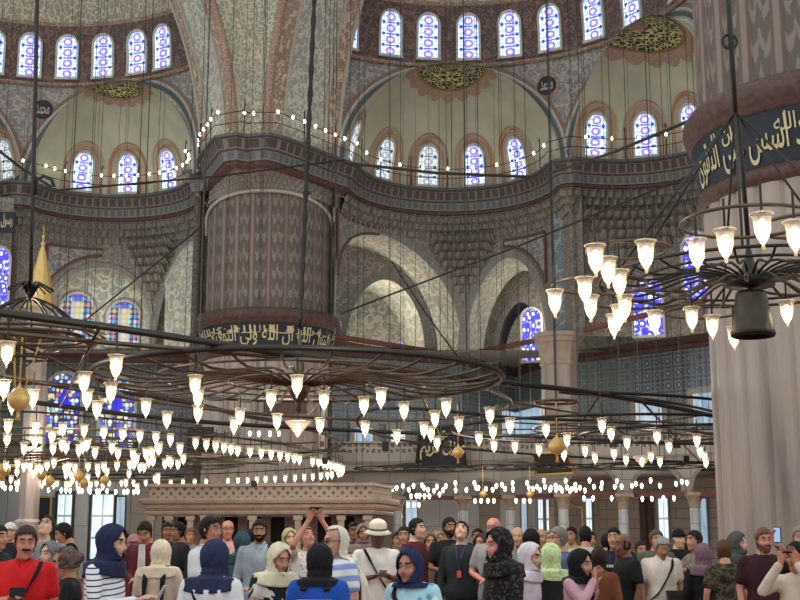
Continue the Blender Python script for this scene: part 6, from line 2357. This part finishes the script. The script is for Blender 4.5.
m = MB()
m.lathe([(0, -.0075), (.0105, -.005), (.0135, 0), (.0105, .005), (0, .0075)], (0, 0, 0), 10)
b0 = len(m.f)
m.poly([(.0065 * cos(a), -.0107, .0062 * sin(a)) for a in [2 * pi * i / 10 for i in range(10)]], 1)
EYE_ME = m.mesh('eye', [plain('eye_white', '#8d8078', .5), plain('iris_dark', '#1a1210', .2)])
SCRN = emis('lit_phone_screen', '#7f9fc0', .9)
FAIR, TAN, BRN, DRK, PNK = '#c39a84', '#a87a60', '#8a5f48', '#5a3c2e', '#c08070'

person(26, 524, 9.7, 14, -6, 8, skin='#b07a66', hc='#3a2c24', top='#c41f24', arms=('phone', 'down'), sleeve=.5, build=1.05, beard='stache', extra=('sling_r', 'collar'), legs='#2f3140',
       label='stout man with a moustache in a red polo shirt holding a camera')
hd = person.hands[0]
person.held('compact_camera', 'dark compact camera in the hand of the man in the red polo', 'camera', (.11, .05, .07), hd[0] + Vector((0, -.02, .02)), M['black'])
person(46, 514, 13.6, 0, 34, -10, skin=FAIR, hc='#241c18', top='#7d7d80', glasses='clear', sleeve=.5, label='man in a grey t-shirt and glasses tilting his head far back behind the red polo')
person(70, 547, 10.6, -80, -4, 0, skin=TAN, hair='wrap', scarf='dark_print', top='#1c1b1d', sleeve=1, label='woman in a dark printed head wrap and black top seen in left profile', arms=('phone', 'phone'))
person(53, 541, 12.2, -35, 5, 0, skin=FAIR, hair='scarf', scarf='#6c6a6e', top='#77757a', label='woman in a grey headscarf looking up behind the dark printed head wrap', arms=('down', 'strap'))
person(70, 520, 15.2, -75, -18, 0, skin=TAN, hc='#16120f', top='#7a7a5c', extra=('shoulder_strap',), label='dark-haired man in an olive t-shirt with a backpack looking down in left profile', sleeve=.5)
person(11, 521, 18, 10, 0, 0, skin=FAIR, hair='cap', scarf='#b9b5ae', hc='#5a5048', top='#202226', label='distant man in a pale cap and dark jacket at the far left')
person(-3, 524, 13.0, 60, 0, 0, skin=TAN, hc='#1d1714', top='#1d2026', label='person in a dark navy suit cut by the left frame edge')
person(107, 522, 9.3, 82, -6, 0, skin=FAIR, hair='scarf', scarf='#222844', top='navy_stripes', arms=('phone', 'phone'), build=1.06, legs='#3a4152',
       label='woman in a navy headscarf and white top with navy stripes facing right')
W_ = person.V; person.held('folded_leaflet', 'white paper leaflet held by the woman in navy striped top', 'leaflet', (.16, .01, .2), W_(.0, .42, 1.22), pm('#b9bec4'), (.5, 0, .2))
person(134, 534, 16.4, 10, 0, 0, skin=TAN, hair='cap', scarf='#9c6a6c', top='#5f2430', label='person in a dusty pink cap and maroon top behind the striped woman')
person(148, 517, 14.6, -8, -28, 0, skin='#a87862', hc='#17110f', top='#5a1f2a', extra=('open_shirt',), arms=('hold', 'hold'), label='young man in an open burgundy shirt over white looking down at his hands')
person(160, 539, 12.4, 170, -8, 0, skin=FAIR, hair='scarf', scarf='#cdbfa8', top='#c9b8a6', extra=('back_straps',), arms=('read', 'read'), build=1.08,
       label='person seen from behind in a cream hooded top with black backpack straps')
W_ = person.V; person.held('paper_map', 'pale paper map held low by the person in the cream hood', 'map', (.3, .01, .22), W_(.1, .42, 1.08), pm('#a9adb0'), (.6, 0, 0))
person(167, 521, 18.4, 20, 0, 0, skin=BRN, hc='#120e0d', top='#26242a', label='distant dark-haired man in a charcoal shirt, left one of two behind the cream hood')
person(181, 521, 17.6, -60, 0, 0, skin=BRN, hc='#0f0c0b', top='#1f1f24', arms=('phone', 'down'), label='distant dark-haired man in a black shirt, right one of two behind the cream hood')
person(207, 515, 11.6, 72, 2, 0, skin='#a9735c', hc='#17120f', top='#c9cace', sleeve=.5, extra=('sunglasses_up', 'shoulder_strap', 'collar'), arms=('read', 'read'), build=1.08,
       label='man in a white polo with sunglasses pushed up on his dark hair facing right')
person(213, 539, 9.0, 160, -4, 0, skin=FAIR, hair='scarf', scarf='#272d4a', top='#cfd2d6', sleeve=.4, extra=('bare_shoulders', 'sling_back'), build=1.1,
       label='woman seen from behind in a pointed navy scarf and ruffled white top')
person(228, 519, 16.6, 10, 4, 0, skin='#b87f6c', hair='balding', hc='#6a5a4c', top='#c99a92', glasses='clear', label='balding man in glasses and a salmon pink shirt left of the bearded man')
person(241, 531, 15.6, 150, 0, 0, skin=TAN, hair='scarf', scarf='#2c434e', top='#3b5a6a', label='person in a teal headscarf seen from behind beside the bearded man')
person(251, 528, 18.2, 170, 0, 0, skin=TAN, hc='#15110f', top='#3a3634', label='dark head of a person between the teal scarf and the bearded man')
person(260, 518, 14.4, 4, -3, 0, skin='#96684f', hc='#15100e', top='#8f9aa4', beard='full', extra=('shoulder_strap', 'collar'), label='bearded dark-haired man in a light blue-grey shirt with a backpack strap')
person(276, 541, 10.9, 38, -16, 0, skin='#b98878', hair='scarf', drape=1.15, scarf='#d2caaf', top='black_white', sleeve=.4, arms=('hold', 'hold'), build=1.08, label='woman in a cream veil and black and white dress holding a pink case')
W_ = person.V; person.held('pink_case', 'bright pink oblong case in the hands of the woman in the cream veil', 'case', (.17, .05, .085), W_(.02, .33, 1.12), pm('#c46a88', .4))
person(289, 527, 16.4, 20, 0, 0, skin=FAIR, hair='scarf', scarf='#a29c74', top='#86806a', label='distant person in a yellow headscarf left of the man with raised arms')
person(308, 526, 14, 25, 28, 0, skin='#b07a6a', hair='short', hc='#6a5848', top='pale_print', sleeve=.5, arms=('over', 'over'), label='man in a pale patterned shirt raising a phone high above his head')
h0, h1 = person.hands[0][0], person.hands[1][0]
person.held('mobile_phone', 'black phone held overhead by the man in the pale patterned shirt', 'phone', (.15, .012, .075), (h0 + h1) / 2 + Vector((0, 0, .03)), M['black'], (.3, 0, .1))
person(319, 543, 9.4, 172, -6, 0, skin=TAN, hair='scarf', scarf='#18181c', top='#1f4fa8', extra=('backpack_pink',), build=1.06, drape=0.35, label='woman seen from behind in a black headscarf and blue top with a pink backpack')
person(340, 525, 10.8, -62, -4, 0, skin='#b98a78', hair='veil', scarf='#cdc8ba', top='blue_stripes', glasses='dark', build=1.06, sleeve=.5, arms=('hold', 'down'), label='woman in a long white veil and dark glasses in left profile wearing blue stripes')
person(354, 521, 18.4, 0, 0, 0, skin=BRN, hc='#15110f', top='#3a3a3c', glasses='clear', label='distant dark-haired man in glasses left of the white sun helmet')
person(363, 522, 17, 5, 0, 0, skin=BRN, hair='scarf', scarf='#7a6a60', top='#6f5f58', label='distant woman in a taupe headscarf left of the white sun helmet')
person(377, 517, 13.4, 10, -10, 0, skin=DRK, hair='hat', scarf='#d8ccb8', hc='#120e0c', top='#d6cfc6', sleeve=.5, extra=('sling', ), arms=('phone', 'phone'), build=1.08, label='man in a white sun helmet and white t-shirt looking down at his phone')
W_ = person.V; person.held('mobile_phone', 'pale phone in the hands of the man in the white sun helmet', 'phone', (.075, .012, .15), W_(.0, .37, 1.24), pm('#b9b9bc', .4), (1.0, 0, 0), SCRN)
person(386, 560, 10.0, 10, 0, 0, skin=TAN, hair='short', hc='#1c1613', top='#26262a', label='short dark-haired person in black partly hidden before the sun helmet man') if False else None
person(404, 525, 17, -5, 0, 0, skin=TAN, hc='#241a16', top='#4c4e52', label='young man in a grey jacket left of the boy in maroon', extra=('shoulder_strap',))
person(415, 517, 15.4, 62, 6, 0, skin=FAIR, hc='#15110f', top='#4a1820', label='dark-haired boy in a maroon top looking up to the right')
person(412, 548, 9.5, -30, -4, 0, skin='#a87868', hair='scarf', scarf='#20284a', top='floral_blue', sleeve=.5, extra=('sling',), build=1.08, drape=0.2, label='woman in a navy headscarf and a light blue floral dress looking left')
person(429, 531, 16.4, 10, 0, 0, skin=TAN, hair='scarf', scarf='#6f5f4a', top='#7a6a52', drape=0.6, label='woman in a brown headscarf, nearer of two right of the boy in maroon')
person(437, 530, 18.2, 30, 0, 0, skin=TAN, hair='scarf', scarf='#8a7a66', top='#6f6252', label='woman in a light brown headscarf, farther of two right of the boy in maroon')
person(448, 516, 16, 25, 4, 0, skin=BRN, hc='#120e0c', top='#18181c', sleeve=.5, beard='full', arms=('hold', 'hold'), legs='#6a5a3e', label='bearded man in a black t-shirt standing left of the dark hoodie')
person(461, 520, 15, -12, 30, 0, skin=FAIR, hc='#15110f', top='#26292c', extra=('hood', 'lanyard'), arms=('down', 'down'), legs='#5f523c', label='youth in a dark hoodie with an orange lanyard badge looking up')
person(478, 528, 17.6, -20, 10, 0, skin=BRN, hc='#120e0c', top='#3a3634', label='distant dark-haired man right of the hooded youth')
person(482, 533, 16, -30, 6, 0, skin=TAN, hair='scarf', scarf='#3a322e', top='#4a3f3a', label='woman in a dark brown headscarf beside the grey t-shirt man')
person(494, 516, 14.3, -20, 4, 0, skin='#b87a68', hair='balding', hc='#8a8078', top='#8b8988', glasses='clear', sleeve=.5, arms=('hold', 'hold'), legs='#4a5262', label='balding man in glasses and a grey t-shirt behind the black lace scarf')
person(518, 526, 16.6, -15, 0, 0, skin='#b88a74', hair='balding', hc='#b08a70', top='#8a7a6c', label='bald-headed man right behind the woman in the black lace scarf')
person(503, 526, 9.9, -68, -4, 0, skin='#c08a7a', hair='scarf', scarf='black_lace', top='black_lace', robe=True, build=1.08, arms=('hold', 'hold'), label='smiling woman in a black lace headscarf and robe in left profile')
person(526, 542, 11.8, 60, -5, 0, skin=FAIR, hair='scarf', scarf='#cbbfc6', top='#c8bcc8', robe=True, label='woman in a long white headscarf and pale lilac robe behind the black lace scarf')
person(530, 528, 14.6, 150, 0, 0, skin=TAN, hair='scarf', scarf='#131215', top='#151417', robe=True, label='person in a black headscarf seen from behind left of the grey-haired man')
person(540, 528, 18, 20, 0, 0, skin=TAN, hair='balding', hc='#4a4038', top='#5a5450', label='distant man half hidden between the black scarf and the grey-haired man')
person(547, 530, 19.2, 0, 0, 0, skin=FAIR, hair='scarf', scarf='#6f8a78', top='#4a5a52', label='distant person in a grey-green headscarf left of the grey-haired man')
person(561, 526, 13.6, -75, 2, 0, skin='#b98a78', hc='#6f675e', top='#4a5a74', sleeve=.5, label='grey-haired older man in a blue shirt in left profile behind the green scarf', glasses='clear')
person(552, 543, 12.6, -160, -4, 0, skin=FAIR, hair='scarf', scarf='green_scarf', top='#202024', label='person in a green and yellow patterned headscarf seen from behind')
person(572, 526, 18.8, -30, 0, 0, skin=TAN, hc='#15110f', top='#a88a5a', label='distant dark-haired person in a tan top between grey hair and white shirt')
person(585, 525, 16.2, 170, 0, 0, skin=TAN, hc='#15110f', top='#a8a4a0', extra=('sling_back',), legs='#3a3a44', label='dark-haired man in a white shirt seen from behind with a black cross strap', build=1.05)
person(576, 549, 11.6, 58, -6, 0, skin='#b08070', hair='scarf', scarf='#131215', top='#b8919b', arms=('mouth', 'strap'), extra=('sling_r',), drape=0.5, label='woman in a black headscarf and pink shirt touching her mouth')
person(598, 548, 13.2, 160, 0, 0, skin=BRN, hc='#2a1a14', hair='long', top='#6a3f2a', label='person with long brown hair and rust top right of the woman in pink')
person(614, 527, 15.0, -20, 4, 0, skin=TAN, hc='#0f0c0b', top='#1b1e2c', extra=('lanyard', 'shirt_words'), arms=('down', 'hold'), hair='long', build=1.1, label='long-haired man in a dark shirt with white print and an orange badge')
person(625, 533, 13.8, -72, 0, 0, skin='#6f4a38', hair='balding', hc='#2a1f1a', top='#17171a', sleeve=.5, build=1.08, legs='#1c1c20', label='bald man in a black t-shirt in left profile beside the white polo man')
person(655, 529, 16.2, 10, 0, 0, skin='#a87a66', hc='#4a3f36', top='#565a48', build=1.1, sleeve=.5, label='short-haired man in an olive t-shirt just behind the white polo man')
person(660, 535, 15, 6, -20, 0, skin='#a07058', hair='short', hc='#8a8480', top='#cdc4b8', sleeve=.5, extra=('sling_r', 'bag', 'collar'), arms=('down', 'down'), build=1.1, legs='#17171a', label='grey-haired man in a cream polo shirt with a dark shoulder bag looking down')
person(677, 528, 17.3, 20, 0, 0, skin=FAIR, hair='cap', scarf='#151518', hc='#15110f', top='#151518', extra=('shirt_words',), sleeve=.5, label='young person in a black cap and black t-shirt with white print')
person(696, 530, 15.6, -70, 4, 0, skin=TAN, hc='#1d1714', top='grey_print', sleeve=.5, arms=('out', 'out'), label='dark-haired man in a grey patterned shirt stretching his arms forward to the left')
person(703, 543, 14.4, 175, -6, 0, skin=TAN, hair='scarf', scarf='#6e5560', top='#151518', robe=True, label='person in a mauve headscarf and black robe seen from behind')
person(724, 540, 13.7, 178, -2, 0, skin='#b5866c', hc='#4a3626', top='camo', sleeve=.5, legs='#3a3a34', label='boy with short brown hair in a camouflage t-shirt seen from behind')
person(734, 531, 15, 62, 0, 0, skin=FAIR, hair='scarf', scarf='#454a48', top='#3c423c', arms=('strap', 'down'), label='woman in a dark grey headscarf facing right behind the camouflage boy')
person(762, 527, 12.6, 0, 0, 4, skin='#b07a66', hc='#5f4434', top='#331820', sleeve=.5, beard='full', arms=('down', 'eye'), build=1.12, legs='#17171a', label='bearded man in a dark maroon t-shirt holding a phone up beside his face')
hd = person.hands[1]; person.held('mobile_phone', 'phone with a lit screen raised by the man in the dark maroon t-shirt', 'phone', (.075, .012, .15), hd[0] + Vector((.03, -.03, .0)), M['black'], (0, 0, 2.4), SCRN)
person(799, 525, 14, -10, 0, 0, skin='#a87a66', hc='#7a726c', top='#3a3a40', label='grey-haired man at the right frame edge behind the cream sleeve')
person(797, 542, 10.6, -40, 4, 0, skin='#a8765f', hc='#1d1714', hair='cap', scarf='#15151a', top='#c2b8a8', glasses='clear', arms=('eye', 'eye'), label='person in a black cap, glasses and cream sleeves raising both hands at the right edge', sleeve=1)
for px_, yt_, d_, yw_, hcx, tp_, lb_ in ((122, 529, 19, 160, '#1a1512', '#5a2a30', 'distant dark-haired person in maroon behind the navy headscarf'), (190, 527, 20.5, 20, '#6b4038', '#8a8078', 'distant brown-haired person in beige behind the two dark-haired men'),
                                    (342, 530, 20, 10, '#2a211c', '#4a4440', 'distant dark-haired person behind the white veil'), (397, 531, 19.5, 10, '#1a1512', '#33383c', 'distant dark-haired person right of the white sun helmet'),
                                    (606, 533, 17.5, 150, '#15110f', '#6a86a0', 'distant person in a light blue shirt left of the long-haired man'), (640, 541, 18, 10, '#2a1c16', '#7a4a3a', 'distant person in a rust top between the bald man and the polo man'),
                                    (690, 538, 18.5, 200, '#1c1613', '#2a2a2e', 'distant dark-haired person left of the mauve headscarf'), (590, 531, 20, 10, '#1c1613', '#4a4a4e', 'distant dark-haired person in grey right of the white-shirted man')):
    person(px_, yt_, d_, yw_, skin=TAN, hc=hcx, top=tp_, label=lb_)
# ---------------------------------------------------------------- light
w = bpy.data.worlds.new('World')
SC.world = w
w.use_nodes = True
w.node_tree.nodes['Background'].inputs[0].default_value = (.93, .98, .97, 1)
w.node_tree.nodes['Background'].inputs[1].default_value = 1.3


def area(name, loc, tgt, size, power, col):
    l = bpy.data.lights.new(name, 'AREA'); l.energy = power; l.size = size; l.color = col
    o = bpy.data.objects.new(name, l); COL.objects.link(o)
    o.location = loc
    o.rotation_euler = (Vector(tgt) - Vector(loc)).to_track_quat('-Z', 'Y').to_euler()

def pt(loc, e, col=(1, .91, .78), r=.4):
    l = bpy.data.lights.new('glow_fill', 'POINT'); l.energy = e; l.color = col; l.shadow_soft_size = r
    o = bpy.data.objects.new('glow_fill', l); COL.objects.link(o); o.location = loc


# glow of the lit chandeliers, then unseen fill lights added in galleries and arcade
for x, y in ((-8, 30), (-12, 42), (-16, 34), (-2, 22), (3, 30), (8, 36), (3, 40), (-4, 38), (0, 14), (-6, 18)):
    pt((x, y, 4.6), 260)
for x, y, z_, e in ((-1.5, 53.4, 11, 230), (2.2, 56.5, 11, 150), (6.2, 52.6, 11, 110), (-10, 54.0, 11.5, 120), (-13, 51.0, 11, 90), (1, 52.5, 2.6, 110), (5, 53, 2.6, 110), (9, 50, 2.6, 110), (-12, 50, 2.8, 80)):
    pt((x, y, z_), e)

for x, y, z_, e in ((-1, 47.5, 7.2, 90), (4, 49.5, 6.8, 130), (9.5, 45, 7.0, 90), (-11, 50, 7.0, 70)):  # extra fill points added to brighten the tiled walls, no fittings there
    pt((x, y, z_), e)
